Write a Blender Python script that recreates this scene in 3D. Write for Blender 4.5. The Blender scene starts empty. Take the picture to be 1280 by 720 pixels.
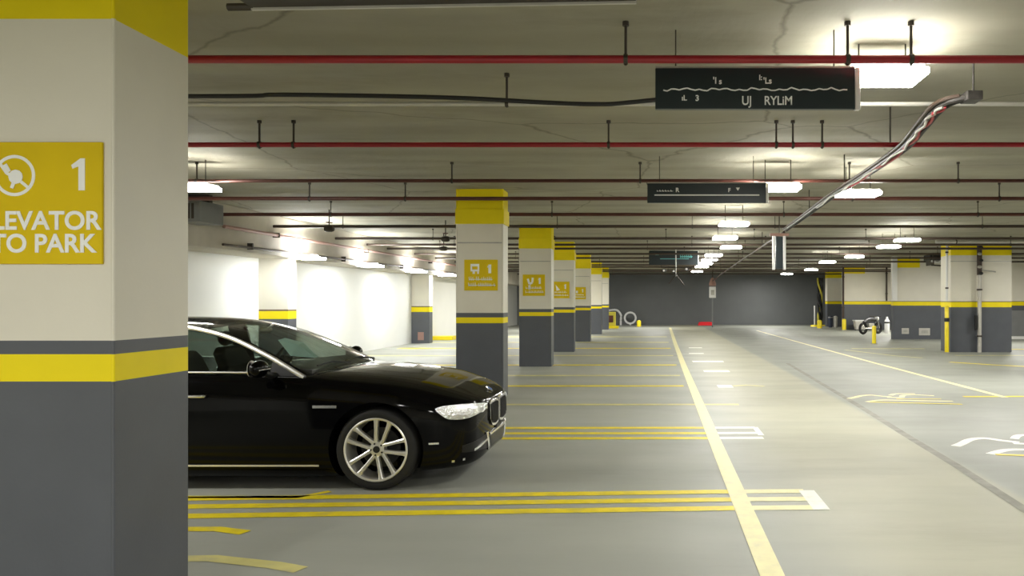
import bpy, bmesh, math, random
from mathutils import Vector, Matrix
from mathutils.bvhtree import BVHTree
random.seed(7)
COL = bpy.context.scene.collection
PI = math.pi

# ------------------------------------------------------------------ materials
def _n(nt, t, **k):
    n = nt.nodes.new(t)
    for a, b in k.items():
        setattr(n, a, b)
    return n

def mat(name, col, rough=.5, metal=0., var=0., vscale=4., bump=0., bscale=40., coat=0., stretch=(1, 1, 1), spec=None, dirt=None, dscale=1.5, damt=.5):
    m = bpy.data.materials.new(name); m.use_nodes = True
    nt = m.node_tree; b = nt.nodes['Principled BSDF']
    b.inputs['Roughness'].default_value = rough
    b.inputs['Metallic'].default_value = metal
    b.inputs['Coat Weight'].default_value = coat
    b.inputs['Coat Roughness'].default_value = .04
    if spec is not None: b.inputs['Specular IOR Level'].default_value = spec
    c = (*col, 1)
    tc = _n(nt, 'ShaderNodeTexCoord'); mp = _n(nt, 'ShaderNodeMapping')
    mp.inputs['Scale'].default_value = stretch
    nt.links.new(tc.outputs['Object'], mp.inputs['Vector'])
    nz = _n(nt, 'ShaderNodeTexNoise'); nz.inputs['Scale'].default_value = vscale; nz.inputs['Detail'].default_value = 6
    nt.links.new(mp.outputs[0], nz.inputs['Vector'])
    mx = _n(nt, 'ShaderNodeMix', data_type='RGBA')
    mx.inputs[6].default_value = tuple(min(1, v * (1 - var)) for v in col) + (1,)
    mx.inputs[7].default_value = tuple(min(1, v * (1 + var)) for v in col) + (1,)
    mr = _n(nt, 'ShaderNodeMapRange'); mr.inputs['From Min'].default_value = .3; mr.inputs['From Max'].default_value = .7
    nt.links.new(nz.outputs['Fac'], mr.inputs['Value']); nt.links.new(mr.outputs[0], mx.inputs[0])
    out = mx.outputs[2]
    if dirt:
        n2 = _n(nt, 'ShaderNodeTexNoise'); n2.inputs['Scale'].default_value = dscale; n2.inputs['Detail'].default_value = 8
        n2.inputs['Roughness'].default_value = .65
        nt.links.new(mp.outputs[0], n2.inputs['Vector'])
        r2 = _n(nt, 'ShaderNodeMapRange'); r2.inputs['From Min'].default_value = .52; r2.inputs['From Max'].default_value = .72
        r2.inputs['To Max'].default_value = damt
        nt.links.new(n2.outputs['Fac'], r2.inputs['Value'])
        m2 = _n(nt, 'ShaderNodeMix', data_type='RGBA'); m2.inputs[7].default_value = (*dirt, 1)
        nt.links.new(out, m2.inputs[6]); nt.links.new(r2.outputs[0], m2.inputs[0]); out = m2.outputs[2]
    nt.links.new(out, b.inputs['Base Color'])
    if bump:
        nb = _n(nt, 'ShaderNodeTexNoise'); nb.inputs['Scale'].default_value = bscale; nb.inputs['Detail'].default_value = 5
        nt.links.new(mp.outputs[0], nb.inputs['Vector'])
        bp = _n(nt, 'ShaderNodeBump'); bp.inputs['Strength'].default_value = bump; bp.inputs['Distance'].default_value = .01
        nt.links.new(nb.outputs['Fac'], bp.inputs['Height']); nt.links.new(bp.outputs[0], b.inputs['Normal'])
    return m

def emit(name, col, s):
    m = bpy.data.materials.new(name); m.use_nodes = True
    b = m.node_tree.nodes['Principled BSDF']
    b.inputs['Base Color'].default_value = (.8, .8, .8, 1)
    b.inputs['Emission Color'].default_value = (*col, 1); b.inputs['Emission Strength'].default_value = s
    return m

def glass(name, col, alpha_t=.75, rough=.02):
    m = bpy.data.materials.new(name); m.use_nodes = True
    nt = m.node_tree; nt.nodes.remove(nt.nodes['Principled BSDF'])
    o = nt.nodes['Material Output']
    t = _n(nt, 'ShaderNodeBsdfTransparent'); t.inputs[0].default_value = (*col, 1)
    g = _n(nt, 'ShaderNodeBsdfGlossy'); g.inputs['Roughness'].default_value = rough
    f = _n(nt, 'ShaderNodeFresnel'); f.inputs[0].default_value = 1.5
    x = _n(nt, 'ShaderNodeMixShader')
    ge = _n(nt, 'ShaderNodeNewGeometry'); mu = _n(nt, 'ShaderNodeMath', operation='MULTIPLY'); iv = _n(nt, 'ShaderNodeMath', operation='SUBTRACT')
    iv.inputs[0].default_value = 1; nt.links.new(ge.outputs['Backfacing'], iv.inputs[1]); nt.links.new(iv.outputs[0], mu.inputs[0]); nt.links.new(f.outputs[0], mu.inputs[1])
    nt.links.new(mu.outputs[0], x.inputs[0]); nt.links.new(t.outputs[0], x.inputs[1]); nt.links.new(g.outputs[0], x.inputs[2])
    nt.links.new(x.outputs[0], o.inputs[0])
    return m

M = {}
M['cream'] = mat('cream paint', (.75, .715, .61), .45, var=.03, vscale=2, bump=.05, bscale=60)
M['grey'] = mat('grey paint', (.090, .097, .112), .38, var=.06, vscale=3, bump=.05, bscale=60)
M['yellow'] = mat('yellow paint', (.90, .73, .004), .45, spec=.3, var=.04, vscale=3, bump=.04)
M['white_wall'] = mat('white wall paint', (.82, .82, .78), .6, var=.02, vscale=1)
M['dark_wall'] = mat('dark wall paint', (.125, .133, .135), .5, var=.1, vscale=.6)
M['mid_grey'] = mat('mid grey paint', (.2, .205, .205), .5, var=.05)
M['trim_brown'] = mat('brown edge line', (.16, .11, .06), .6)
M['red'] = mat('red pipe paint', (.33, .012, .022), .35, var=.15, vscale=3)
M['maroon'] = mat('maroon pipe paint', (.10, .03, .02), .45, var=.2, vscale=3)
M['brownpipe'] = mat('brown pipe paint', (.055, .035, .024), .5, var=.2, vscale=3)
M['rod'] = mat('steel rod', (.06, .05, .04), .5, .4)
M['galv'] = mat('galvanised steel', (.45, .44, .40), .4, .6, var=.15, vscale=6)
M['rod_mid'] = mat('dull steel tube', (.07, .065, .06), .45, .4, var=.4, vscale=12)
M['lightpipe'] = mat('light grey conduit', (.55, .53, .48), .4, .2, var=.08)
M['cable'] = mat('black cable rubber', (.015, .015, .015), .6)
M['white_plastic'] = mat('white plastic', (.75, .75, .74), .35)
M['sign_black'] = mat('sign face', (.010, .020, .024), .35)
M['sign_white'] = mat('sign lettering', (.93, .94, .93), .4)
M['sign_yellow'] = mat('sign mustard yellow', (.74, .54, .002), .6, spec=.25, var=.05, vscale=3)
M['sign_edge'] = mat('sign edge yellow', (.55, .48, .05), .5)
M['cyan'] = mat('cyan sign glyphs', (.15, .5, .5), .5)
M['floor_yellow'] = mat('floor yellow paint', (.82, .66, .015), .5, var=.1, vscale=9, dirt=(.45, .43, .33), dscale=6, damt=.35)
M['floor_pale'] = mat('floor pale yellow paint', (.80, .74, .40), .5, var=.06, vscale=9, dirt=(.5, .48, .38), dscale=5, damt=.35)
M['floor_white'] = mat('floor white paint', (.80, .80, .72), .5, var=.06, vscale=9, dirt=(.5, .48, .42), dscale=6, damt=.5)
M['floor_worn'] = mat('floor worn yellow paint', (.62, .57, .22), .5, var=.1, vscale=5, dirt=(.40, .39, .32), dscale=4, damt=.8)
M['joint'] = mat('floor joint filler', (.27, .265, .225), .7, var=.2, vscale=5)
M['paint'] = mat('black car paint', (.002, .002, .0022), .07, 0, spec=.16)
M['trimblack'] = mat('black plastic trim', (.008, .008, .008), .5)
M['grilleblack'] = mat('grille black', (.004, .004, .004), .35)
M['chrome'] = mat('chrome', (.90, .90, .89), .22, 1.0)
M['satin'] = mat('satin chrome', (.75, .75, .74), .25, 1.0)
M['brushed'] = mat('brushed bright trim', (.95, .95, .94), .38, .85)
M['alloy'] = mat('alloy wheel', (.80, .79, .74), .32, .7)
M['alloy_dark'] = mat('alloy pocket grey', (.03, .03, .03), .5, .5)
M['rubber'] = mat('tyre rubber', (.012, .012, .012), .75, bump=.15, bscale=80)
M['lens'] = mat('headlight reflector', (.88, .90, .90), .12, .85, bump=1.0, bscale=38)
M['led'] = mat('headlight ring', (.9, .92, .92), .2)
M['glass'] = glass('tinted windscreen', (.82, .85, .80))
M['sideglass'] = glass('tinted side glass', (.55, .60, .57))
M['seat'] = mat('dark cabin leather', (.035, .035, .03), .5)
M['blue'] = mat('pale blue paper', (.62, .90, .95), .6)
M['bluebadge'] = mat('badge blue', (.02, .12, .45), .3)
M['redbox'] = mat('red plastic', (.75, .02, .03), .4)
M['bollard'] = mat('bollard yellow', (.85, .68, .01), .35)
M['tapered_red'] = mat('red cable', (.40, .03, .04), .5)
M['navy'] = mat('navy plastic', (.02, .03, .06), .5)
M['pinkish'] = mat('rusty primer', (.38, .22, .18), .6)
M['lamp'] = emit('lit diffuser', (1, .985, .93), 40.)
M['lamp_far'] = emit('lit diffuser in the distance', (1, .985, .93), 26.)
M['lamp_wall'] = emit('lit wall diffuser', (.97, .99, 1), 34.)

# concrete floor: grey stall slab, warm lamp sheen painted into the aisle colour, long soft streaks
def floor_mat():
    m = mat('concrete floor', (.345, .355, .31), .42, var=.10, vscale=.9, bump=.06, bscale=30, stretch=(.35, 1.4, 1),
            dirt=(.24, .235, .20), dscale=.8, damt=.45)
    nt = m.node_tree; b = nt.nodes['Principled BSDF']
    src = b.inputs['Base Color'].links[0].from_socket
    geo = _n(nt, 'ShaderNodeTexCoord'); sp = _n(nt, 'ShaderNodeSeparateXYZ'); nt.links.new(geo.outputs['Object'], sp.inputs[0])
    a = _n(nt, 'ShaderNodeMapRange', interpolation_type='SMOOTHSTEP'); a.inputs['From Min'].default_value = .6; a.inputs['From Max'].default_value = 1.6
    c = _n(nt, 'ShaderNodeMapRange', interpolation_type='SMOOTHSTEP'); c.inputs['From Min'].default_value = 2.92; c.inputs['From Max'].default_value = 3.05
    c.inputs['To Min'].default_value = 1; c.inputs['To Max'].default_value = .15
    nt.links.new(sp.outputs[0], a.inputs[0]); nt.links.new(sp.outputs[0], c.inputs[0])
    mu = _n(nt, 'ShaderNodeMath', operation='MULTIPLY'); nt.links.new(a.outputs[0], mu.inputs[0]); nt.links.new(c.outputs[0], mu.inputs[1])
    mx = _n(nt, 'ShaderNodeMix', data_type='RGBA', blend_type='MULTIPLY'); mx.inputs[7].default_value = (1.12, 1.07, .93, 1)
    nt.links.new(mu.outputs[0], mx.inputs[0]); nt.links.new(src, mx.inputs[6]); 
    g2 = _n(nt, 'ShaderNodeMapRange', interpolation_type='SMOOTHSTEP'); g2.inputs['From Min'].default_value = 2.9; g2.inputs['From Max'].default_value = 3.1
    nt.links.new(sp.outputs[0], g2.inputs[0])
    m3 = _n(nt, 'ShaderNodeMix', data_type='RGBA', blend_type='MULTIPLY'); m3.inputs[7].default_value = (.80, .81, .82, 1)
    nt.links.new(g2.outputs[0], m3.inputs[0]); nt.links.new(mx.outputs[2], m3.inputs[6]); nt.links.new(m3.outputs[2], b.inputs['Base Color'])
    nr = _n(nt, 'ShaderNodeTexNoise'); nr.inputs['Scale'].default_value = 1.1; nr.inputs['Detail'].default_value = 5
    nt.links.new(geo.outputs['Object'], nr.inputs['Vector'])
    rr = _n(nt, 'ShaderNodeMapRange'); rr.inputs['To Min'].default_value = .38; rr.inputs['To Max'].default_value = .68
    nt.links.new(nr.outputs['Fac'], rr.inputs[0]); nt.links.new(rr.outputs[0], b.inputs['Roughness'])
    return m
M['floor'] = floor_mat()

# board marked ceiling: warm grey with cracks
def ceil_mat():
    m = mat('ceiling concrete', (.30, .283, .215), .8, var=.16, vscale=1.1, stretch=(.4, 1.3, 1), dirt=(.20, .185, .135), dscale=1.3, damt=.6)
    nt = m.node_tree; b = nt.nodes['Principled BSDF']
    tc = _n(nt, 'ShaderNodeTexCoord')
    nz = _n(nt, 'ShaderNodeTexNoise'); nz.inputs['Scale'].default_value = .7; nz.inputs['Detail'].default_value = 7
    nz.inputs['Roughness'].default_value = .6
    mp = _n(nt, 'ShaderNodeMapping'); mp.inputs['Rotation'].default_value = (0, 0, .7); mp.inputs['Scale'].default_value = (1, .45, 1)
    nt.links.new(tc.outputs['Object'], mp.inputs[0]); nt.links.new(mp.outputs[0], nz.inputs['Vector'])
    wv = _n(nt, 'ShaderNodeTexWave'); wv.bands_direction = 'Y'; wv.inputs['Scale'].default_value = .55
    wv.inputs['Distortion'].default_value = 1.5; wv.inputs['Detail'].default_value = 3; wv.inputs['Detail Scale'].default_value = .6
    nt.links.new(tc.outputs['Object'], wv.inputs['Vector'])
    wv2 = _n(nt, 'ShaderNodeMath', operation='MULTIPLY'); wv2.inputs[1].default_value = .22; nt.links.new(wv.outputs['Fac'], wv2.inputs[0])
    ad = _n(nt, 'ShaderNodeMath', operation='ADD'); nt.links.new(nz.outputs['Fac'], ad.inputs[0]); nt.links.new(wv2.outputs[0], ad.inputs[1])
    bp = _n(nt, 'ShaderNodeBump'); bp.inputs['Strength'].default_value = .55; bp.inputs['Distance'].default_value = .06
    nt.links.new(ad.outputs[0], bp.inputs['Height']); nt.links.new(bp.outputs[0], b.inputs['Normal'])
    # thin cracks
    vo = _n(nt, 'ShaderNodeTexVoronoi', feature='DISTANCE_TO_EDGE'); vo.inputs['Scale'].default_value = .33
    nw = _n(nt, 'ShaderNodeTexNoise'); nw.inputs['Scale'].default_value = 2.; nw.inputs['Detail'].default_value = 6
    nt.links.new(tc.outputs['Object'], nw.inputs['Vector'])
    mixv = _n(nt, 'ShaderNodeMix', data_type='VECTOR'); mixv.inputs[0].default_value = .22
    nt.links.new(tc.outputs['Object'], mixv.inputs[4]); nt.links.new(nw.outputs['Color'], mixv.inputs[5])
    nt.links.new(mixv.outputs[1], vo.inputs['Vector'])
    r = _n(nt, 'ShaderNodeMapRange'); r.inputs['From Max'].default_value = .006; r.inputs['To Min'].default_value = .55; r.inputs['To Max'].default_value = 0
    nt.links.new(vo.outputs['Distance'], r.inputs[0])
    src = b.inputs['Base Color'].links[0].from_socket
    mx = _n(nt, 'ShaderNodeMix', data_type='RGBA'); mx.inputs[7].default_value = (.07, .06, .04, 1)
    nt.links.new(r.outputs[0], mx.inputs[0]); nt.links.new(src, mx.inputs[6]); nt.links.new(mx.outputs[2], b.inputs['Base Color'])
    return m
M['ceil'] = ceil_mat()
M['concrete'] = mat('bare concrete', (.50, .46, .38), .7, var=.12, vscale=2, bump=.2, bscale=12)

# ------------------------------------------------------------------ mesh helpers
class MB:
    def __init__(s): s.bm = bmesh.new(); s.mi = 0
    def _f(s, vs):
        try:
            f = s.bm.faces.new(vs); f.material_index = s.mi; return f
        except ValueError: return None
    def box(s, x0, x1, y0, y1, z0, z1):
        v = [s.bm.verts.new(p) for p in ((x0,y0,z0),(x1,y0,z0),(x1,y1,z0),(x0,y1,z0),(x0,y0,z1),(x1,y0,z1),(x1,y1,z1),(x0,y1,z1))]
        for q in ((0,3,2,1),(4,5,6,7),(0,1,5,4),(1,2,6,5),(2,3,7,6),(3,0,4,7)): s._f([v[i] for i in q])
        return s
    def rings(s, rs, close=True, cap=True):
        R = [[s.bm.verts.new(p) for p in r] for r in rs]
        n = len(R[0])
        for a, b in zip(R, R[1:]):
            for i in range(n if close else n - 1):
                j = (i + 1) % n; s._f([a[i], a[j], b[j], b[i]])
        if cap and close:
            s._f(R[0][::-1]); s._f(R[-1])
        return R
    def tube(s, pts, r, seg=10, cap=True):
        pts = [Vector(p) for p in pts]; rs = []
        rad = r if isinstance(r, (list, tuple)) else [r] * len(pts)
        d0 = (pts[1] - pts[0]).normalized()
        up = Vector((0,0,1)) if abs(d0.z) < .9 else Vector((1,0,0))
        for i, p in enumerate(pts):
            d = (pts[min(i+1, len(pts)-1)] - pts[max(i-1, 0)]).normalized()
            a = d.cross(up)
            if a.length < 1e-4: a = d.cross(Vector((0,1,0)))
            a.normalize(); b = a.cross(d).normalized()
            rs.append([p + (a*math.cos(t) + b*math.sin(t)) * rad[i] for t in [2*PI*k/seg for k in range(seg)]])
        s.rings(rs, True, cap); return s
    def cyl(s, p0, p1, r, seg=16): return s.tube([p0, p1], r, seg)
    def lathe(s, prof, c=(0,0,0), axis='Z', seg=32, closed=False):
        rs = []
        for k in range(seg):
            t = 2*PI*k/seg; ring = []
            for (r, h) in prof:
                if axis == 'Z': p = (r*math.cos(t), r*math.sin(t), h)
                elif axis == 'Y': p = (r*math.cos(t), h, r*math.sin(t))
                else: p = (h, r*math.cos(t), r*math.sin(t))
                ring.append(s.bm.verts.new(Vector(c) + Vector(p)))
            rs.append(ring)
        n = len(prof)
        for k in range(seg):
            a, b = rs[k], rs[(k+1) % seg]
            for i in range(n if closed else n-1):
                j = (i+1) % n; s._f([a[i], b[i], b[j], a[j]])
        return s
    def prism(s, poly, f0, f1):
        """poly: list of 2d; f0,f1 map 2d->3d for both ends"""
        a = [s.bm.verts.new(f0(*p)) for p in poly]; b = [s.bm.verts.new(f1(*p)) for p in poly]
        n = len(poly); s._f(a[::-1]); s._f(b)
        for i in range(n): j = (i+1) % n; s._f([a[i], a[j], b[j], b[i]])
        return s
    def sphere(s, c, r, sc=(1,1,1), seg=16, rg=10):
        m = Matrix.Translation(c) @ Matrix.Diagonal((*[r*k for k in sc], 1))
        q = bmesh.ops.create_uvsphere(s.bm, u_segments=seg, v_segments=rg, radius=1, matrix=m)
        for v in q['verts']:
            for f in v.link_faces: f.material_index = s.mi
        return s
    def build(s, name, mats, parent=None, loc=(0,0,0), rz=0, smooth=False, bevel=0, angle=35):
        bmesh.ops.remove_doubles(s.bm, verts=s.bm.verts, dist=1e-6)
        bmesh.ops.recalc_face_normals(s.bm, faces=s.bm.faces)
        me = bpy.data.meshes.new(name); s.bm.to_mesh(me); s.bm.free()
        for m in (mats if isinstance(mats, (list, tuple)) else [mats]): me.materials.append(m)
        if smooth:
            me.shade_smooth(); me.set_sharp_from_angle(angle=math.radians(angle))
        o = bpy.data.objects.new(name, me); COL.objects.link(o)
        o.location = loc; o.rotation_euler = (0, 0, rz)
        if parent: o.parent = parent
        if bevel:
            b = o.modifiers.new('bevel', 'BEVEL'); b.width = bevel; b.segments = 2; b.limit_method = 'ANGLE'
        return o

GROUPS = {'concrete_pillar': 'banded concrete pillars', 'wall_pilaster': 'pilasters on the white wall', 'pillar_sign': 'mustard signs on the pillar row',
 'overhead_pipe': 'pipes crossing under the ceiling', 'hanging_sign': 'black signs hanging over the aisle', 'ceiling_light': 'ceiling lights hung over the aisles',
 'beam_light': 'lights along the concrete beam', 'pipe_valve': 'valves hanging between the pipes', 'stall_stripe': 'yellow stall stripes on the left',
 'stall_marking': 'multiple stripe stall markings', 'floor_dash': 'white floor dashes in the aisle', 'bay_stripe': 'yellow bay stripes on the right', 'cycle_symbol': 'painted cycle symbols',
 'bollard': 'yellow bollards', 'drain_pipe': 'upright pipes on the right piers', 'wall_plate': 'plates low on the dark wall', 'lane_line': 'long lane lines',
 'litter_bin': 'short bins at the far right', 'wall_pipe': 'pipes along the concrete beam', 'cable_run': 'conduits running down the aisle', 'hanging_signal': 'signals hung from the aisle conduit'}
def tag(o, label, cat, group=None, kind=None):
    group = group or GROUPS.get(o.name.split('.')[0])
    o['label'] = label; o['category'] = cat
    if group: o['group'] = group
    if kind: o['kind'] = kind
    return o
def thing(name, label, cat, loc=(0,0,0), rz=0, group=None):
    o = bpy.data.objects.new(name, None); o.empty_display_size = .1
    COL.objects.link(o); o.location = loc; o.rotation_euler = (0,0,rz)
    return tag(o, label, cat, group)
def struct(o): o['kind'] = 'structure'; return o
def copy_tree(o, parent=None):
    c = o.copy(); COL.objects.link(c); c.parent = parent
    for ch in list(o.children): copy_tree(ch, c)
    return c
def text(name, s, size, m, parent, loc, sx=1., bold=0., ext=.0015):
    """lettering standing upright and facing -Y, left/baseline origin"""
    cu = bpy.data.curves.new('t', 'FONT'); cu.body = s; cu.size = size; cu.extrude = ext; cu.offset = bold
    ob = bpy.data.objects.new('t', cu); COL.objects.link(ob)
    dg = bpy.context.evaluated_depsgraph_get(); dg.update()
    me = bpy.data.meshes.new_from_object(ob.evaluated_get(dg)); bpy.data.objects.remove(ob)
    me.transform(Matrix.Diagonal((sx, 1, 1, 1))); me.transform(Matrix.Rotation(PI/2, 4, 'X'))
    me.materials.clear(); me.materials.append(m)
    o = bpy.data.objects.new(name, me); COL.objects.link(o); o.parent = parent; o.location = loc
    return o

# ------------------------------------------------------------------ shell
H = 3.45
XL, XR, YB, YF = -9.15, 18., -9., 49.6
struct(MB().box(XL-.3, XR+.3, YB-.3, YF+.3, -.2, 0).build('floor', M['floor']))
struct(MB().box(XL-.3, XR+.3, YB-.3, YF+.3, H, H+.25).build('ceiling', M['ceil']))
struct(MB().box(XL-.3, XL, YB, YF, 0, H).build('wall_left', M['white_wall']))
struct(MB().box(XR, XR+.3, YB, YF, 0, H).build('wall_right', M['cream']))
struct(MB().box(XL-.3, XR+.3, YF, YF+.3, 0, H).build('wall_far', M['dark_wall']))
struct(MB().box(XL-.3, XR+.3, YB-.3, YB, 0, H).build('wall_back', M['cream']))
# dropped concrete beam above the white wall
struct(MB().box(XL, -8.2, YB, YF, 2.58, H).build('trim_1', M['concrete'], bevel=.015))

def banded(mb, x0, x1, y0, y1, bands):
    """solid box painted in horizontal bands: bands = [(z0, z1, material index)]"""
    zs = [bands[0][0]] + [b[1] for b in bands]
    R = [[mb.bm.verts.new(p) for p in ((x0,y0,z),(x1,y0,z),(x1,y1,z),(x0,y1,z))] for z in zs]
    for k, b in enumerate(bands):
        mb.mi = b[2]
        for i in range(4):
            j = (i+1) % 4; mb._f([R[k][i], R[k][j], R[k+1][j], R[k+1][i]])
    mb.mi = bands[0][2]; mb._f(R[0][::-1]); mb.mi = bands[-1][2]; mb._f(R[-1])
    return mb
PAINTS = [M['grey'], M['yellow'], M['cream'], M['mid_grey'], M['trim_brown']]
RB = [(0, 1.40, 0), (1.40, 1.56, 1), (1.56, 1.585, 4), (1.585, H, 2)]
struct(banded(MB(), 9.95, XR, 31.0, 31.3, RB).build('wall_right_near', PAINTS))
struct(banded(MB(), 10.4, 13.2, 41.0, 41.3, RB).build('wall_right_far', PAINTS))
struct(MB().box(13.2, 13.5, 31.3, YF, 0, H).build('wall_right_inner', M['cream']))
# lighter lower panel and skirting of the near right wall
struct(MB().box(12.8, XR-.001, 30.97, 31.0, .12, 1.2).build('trim_2', M['mid_grey']))
struct(MB().box(12.8, XR-.001, 30.95, 31.0, 0, .12).build('baseboard_right', M['white_wall'], bevel=.005))
# yellow head bands on the two right walls
struct(MB().box(10.12, 11.05, 30.97, 31.0, 2.98, 3.42).build('trim_3', M['yellow']))
struct(MB().box(10.42, 11.6, 40.97, 41.0, 3.1, 3.42).build('trim_4', M['yellow']))
struct(MB().box(9.9, 10.1, 30.93, 31.0, 1.6, 3.44).build('trim_5', M['white_wall']))
# slab joint winding beside the aisle
jp = [(2.62, 2.0), (2.72, 4.4), (2.83, 5.6), (2.93, 7.2), (2.98, 8.6), (3.12, 11.5), (3.28, 15.8), (3.4, 19)]
mb = MB()
vl = [mb.bm.verts.new((x - .05, y, .002)) for x, y in jp]; vr = [mb.bm.verts.new((x + .05, y, .002)) for x, y in jp]
for i in range(len(jp)-1): mb._f([vl[i], vr[i], vr[i+1], vl[i+1]])
struct(mb.build('trim_6', M['joint']))

# ------------------------------------------------------------------ pillars
def glyph_row(mb, x0, x1, z, h, y, n, wob=.3):
    mb.box(x0, x1, y-.0018, y, z+h*.18, z+h*.34)
    w = (x1-x0)/n
    for i in range(n):
        if random.random() < .12: continue
        a = x0 + i*w; hh = h*(1 - wob*random.random())
        mb.box(a, a+w*.62, y-.002, y, z, z+hh*.45)
        mb.box(a, a+w*.28, y-.002, y, z+.0, z+hh)
def pillar(x0, y0, w, dp, label, lowtop, ytop, wtop, yb, group=None, near=False):
    t = thing('concrete_pillar', label, 'pillar', (x0 + w/2, y0 + dp/2, 0), group=group)
    b = [(0, lowtop, 0), (lowtop, ytop, 1), (ytop, wtop, 0), (wtop, yb, 2), (yb, H-.002, 1)]
    banded(MB(), -w/2, w/2, -dp/2, dp/2, b).build('shaft', PAINTS, t, bevel=.012 if near else 0)
    # raised yellow collar around the head and the rounded corner guards
    mb = MB(); k = .02
    mb.box(-w/2-k, w/2+k, -dp/2-k, dp/2+k, yb, yb+.25)
    if not near: mb.build('head_collar', M['yellow'], t, bevel=.008)
    else: mb.bm.free()
    for sx in (-1, 1):
        mb = MB()
        r = .010
        for (za, zb_, mi) in b:
            mb.mi = mi
            mb.cyl((sx*(w/2-.002), -dp/2+.002, za), (sx*(w/2-.002), -dp/2+.002, zb_), r if near else r*1.2, 10)
        mb.build('corner_guard', PAINTS, t, smooth=True)
    if not near:
        MB().box(-w/2-.004, w/2+.004, -dp/2-.004, -dp/2+.01, yb-.32, yb-.30).build('groove', M['galv'], t)
    return t
# near pillar with the elevator sign
NX0, NY0, NW, ND = -3.88, 3.55, 1.30, .575
pillar(NX0, NY0, NW, ND, 'large cream and grey pillar filling the left edge, nearest the camera', 1.215, 1.345, 1.41, 2.945, near=True)
YS = [12.3, 18.1, 23.3, 29.3, 35.7, 41.3]
ordn = ['first banded pillar behind the black car, largest of the row of yellow topped pillars',
        'second pillar of the left row behind the black car, with a mustard sign',
        'third pillar of the left row behind the black car, pale mustard sign',
        'fourth pillar of the left row, small washed out sign on its cream face',
        'fifth pillar of the left row, narrow and slightly in shade',
        'last pillar of the left row, closest to the dark far wall']
for i, y in enumerate(YS):
    pillar(-3.27 - .01*i, y, .765, .42 if i == 0 else .5, ordn[i], 1.23, 1.325, 1.40, 2.87)
# wall pilasters at the white wall
for y, lb in ((17.2, 'cream pilaster on the white wall with yellow band, seen just over the car roof'),
              (28.0, 'cream pilaster on the white wall, its grey foot standing right of the car windscreen')):
    t = thing('wall_pilaster', lb, 'pilaster', (-8.80, y+.2, 0))
    banded(MB(), -.345, .33, -.2, .2, [(0, 1.18, 0), (1.18, 1.36, 1), (1.36, 1.40, 4), (1.40, 2.575, 2)]).build('shaft', PAINTS, t)
    if y > 20: MB().box(-.1, .12, -.215, -.2, .12, .42).build('notice_plate', M['pinkish'], t)
# right hand piers
t = thing('concrete_pillar', 'wide cream and grey pier at right with yellow head and a pipe down its middle', 'pillar', (10.19, 23.6, 0))
banded(MB(), -.95, .95, -.4, .4, [(0, 1.40, 0), (1.40, 1.56, 1), (1.56, 1.585, 4), (1.585, 3.02, 2), (3.02, H-.002, 1)]).build('shaft', PAINTS, t)
MB().box(-.955, .955, -.405, -.39, 2.82, 2.84).build('groove', M['galv'], t)
t = thing('concrete_pillar', 'small distant pillar beside the right end of the dark far wall', 'pillar', (11.15, 46.2, 0))
banded(MB(), -.48, .42, -.3, .3, [(0, 1.40, 0), (1.40, 1.56, 1), (1.56, 1.585, 4), (1.585, 3.0, 2), (3.0, H-.002, 1)]).build('shaft', PAINTS, t)

# ------------------------------------------------------------------ signs on the pillars
sx0, sx1, sz0, sz1 = -3.52, -2.626, 1.775, 2.355      # near sign
t = thing('elevator_sign', 'large mustard ELEVATOR TO PARK sign on the nearest pillar', 'sign', ((sx0+sx1)/2, NY0, sz0))
W = (sx1-sx0)/2
MB().box(-W, W, -.014, 0, 0, sz1-sz0).build('panel', M['sign_yellow'], t, bevel=.003)
def sgx(px): return (px-818)*3.536/930 - (sx0+sx1)/2
def sgz(py): return 1.6-(py-376)*3.536/930 - sz0
text('lettering', 'ELEVATOR', .122, M['sign_white'], t, (sgx(-25.5), -.0158, sgz(286.5)), sx=.985, bold=.003)
text('lettering', 'TO PARK', .122, M['sign_white'], t, (sgx(-11), -.0158, sgz(315)), sx=.985, bold=.003)
mb = MB(); mb.prism([(sgx(a), sgz(b)) for a, b in ((98.5,238),(106.5,238),(106.5,198),(101,198),(89.5,206.5),(91,211),(98.5,208))], lambda u, v: (u, -.0142, v), lambda u, v: (u, -.0168, v)); mb.build('numeral', M['sign_white'], t)
mb = MB(); cx, cz = sgx(18.5), sgz(219.5)
mb.lathe([(.083, -.002), (.098, -.002), (.098, 0), (.083, 0)], (cx, -.0142, cz), 'Y', 40, True)
mb.build('round_emblem', M['sign_white'], t)
mb = MB()
def strip2(mb, pts, wd, y=-.0165):
    for a, b in zip(pts, pts[1:]):
        a = Vector((a[0], 0, a[1])); b = Vector((b[0], 0, b[1])); d = (b-a).normalized(); n = Vector((-d.z, 0, d.x))*wd/2
        mb.prism([(0,0),(1,0),(1,1),(0,1)], lambda u, v: tuple(a + (b-a)*u + n*(2*v-1) + Vector((0,y,0))), lambda u, v: tuple(a + (b-a)*u + n*(2*v-1) + Vector((0,y+.0024,0))))
strip2(mb, [(cx-.072, cz+.062), (cx-.038, cz+.012), (cx+.02, cz-.02), (cx+.062, cz-.055)], .014)
mb.build('diagonal_bar', M['sign_white'], t)
mb = MB()
strip2(mb, [(cx-.05, cz+.05), (cx-.03, cz+.015)], .03, -.0175)
mb.lathe([(0, 0), (.034, 0), (.034, .002), (0, .002)], (cx+.006, -.0175, cz-.006), 'Y', 12)
strip2(mb, [(cx-.012, cz-.06), (cx+.002, cz-.02)], .016, -.0185)
mb.build('pictogram', M['sign_white'], t)

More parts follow.
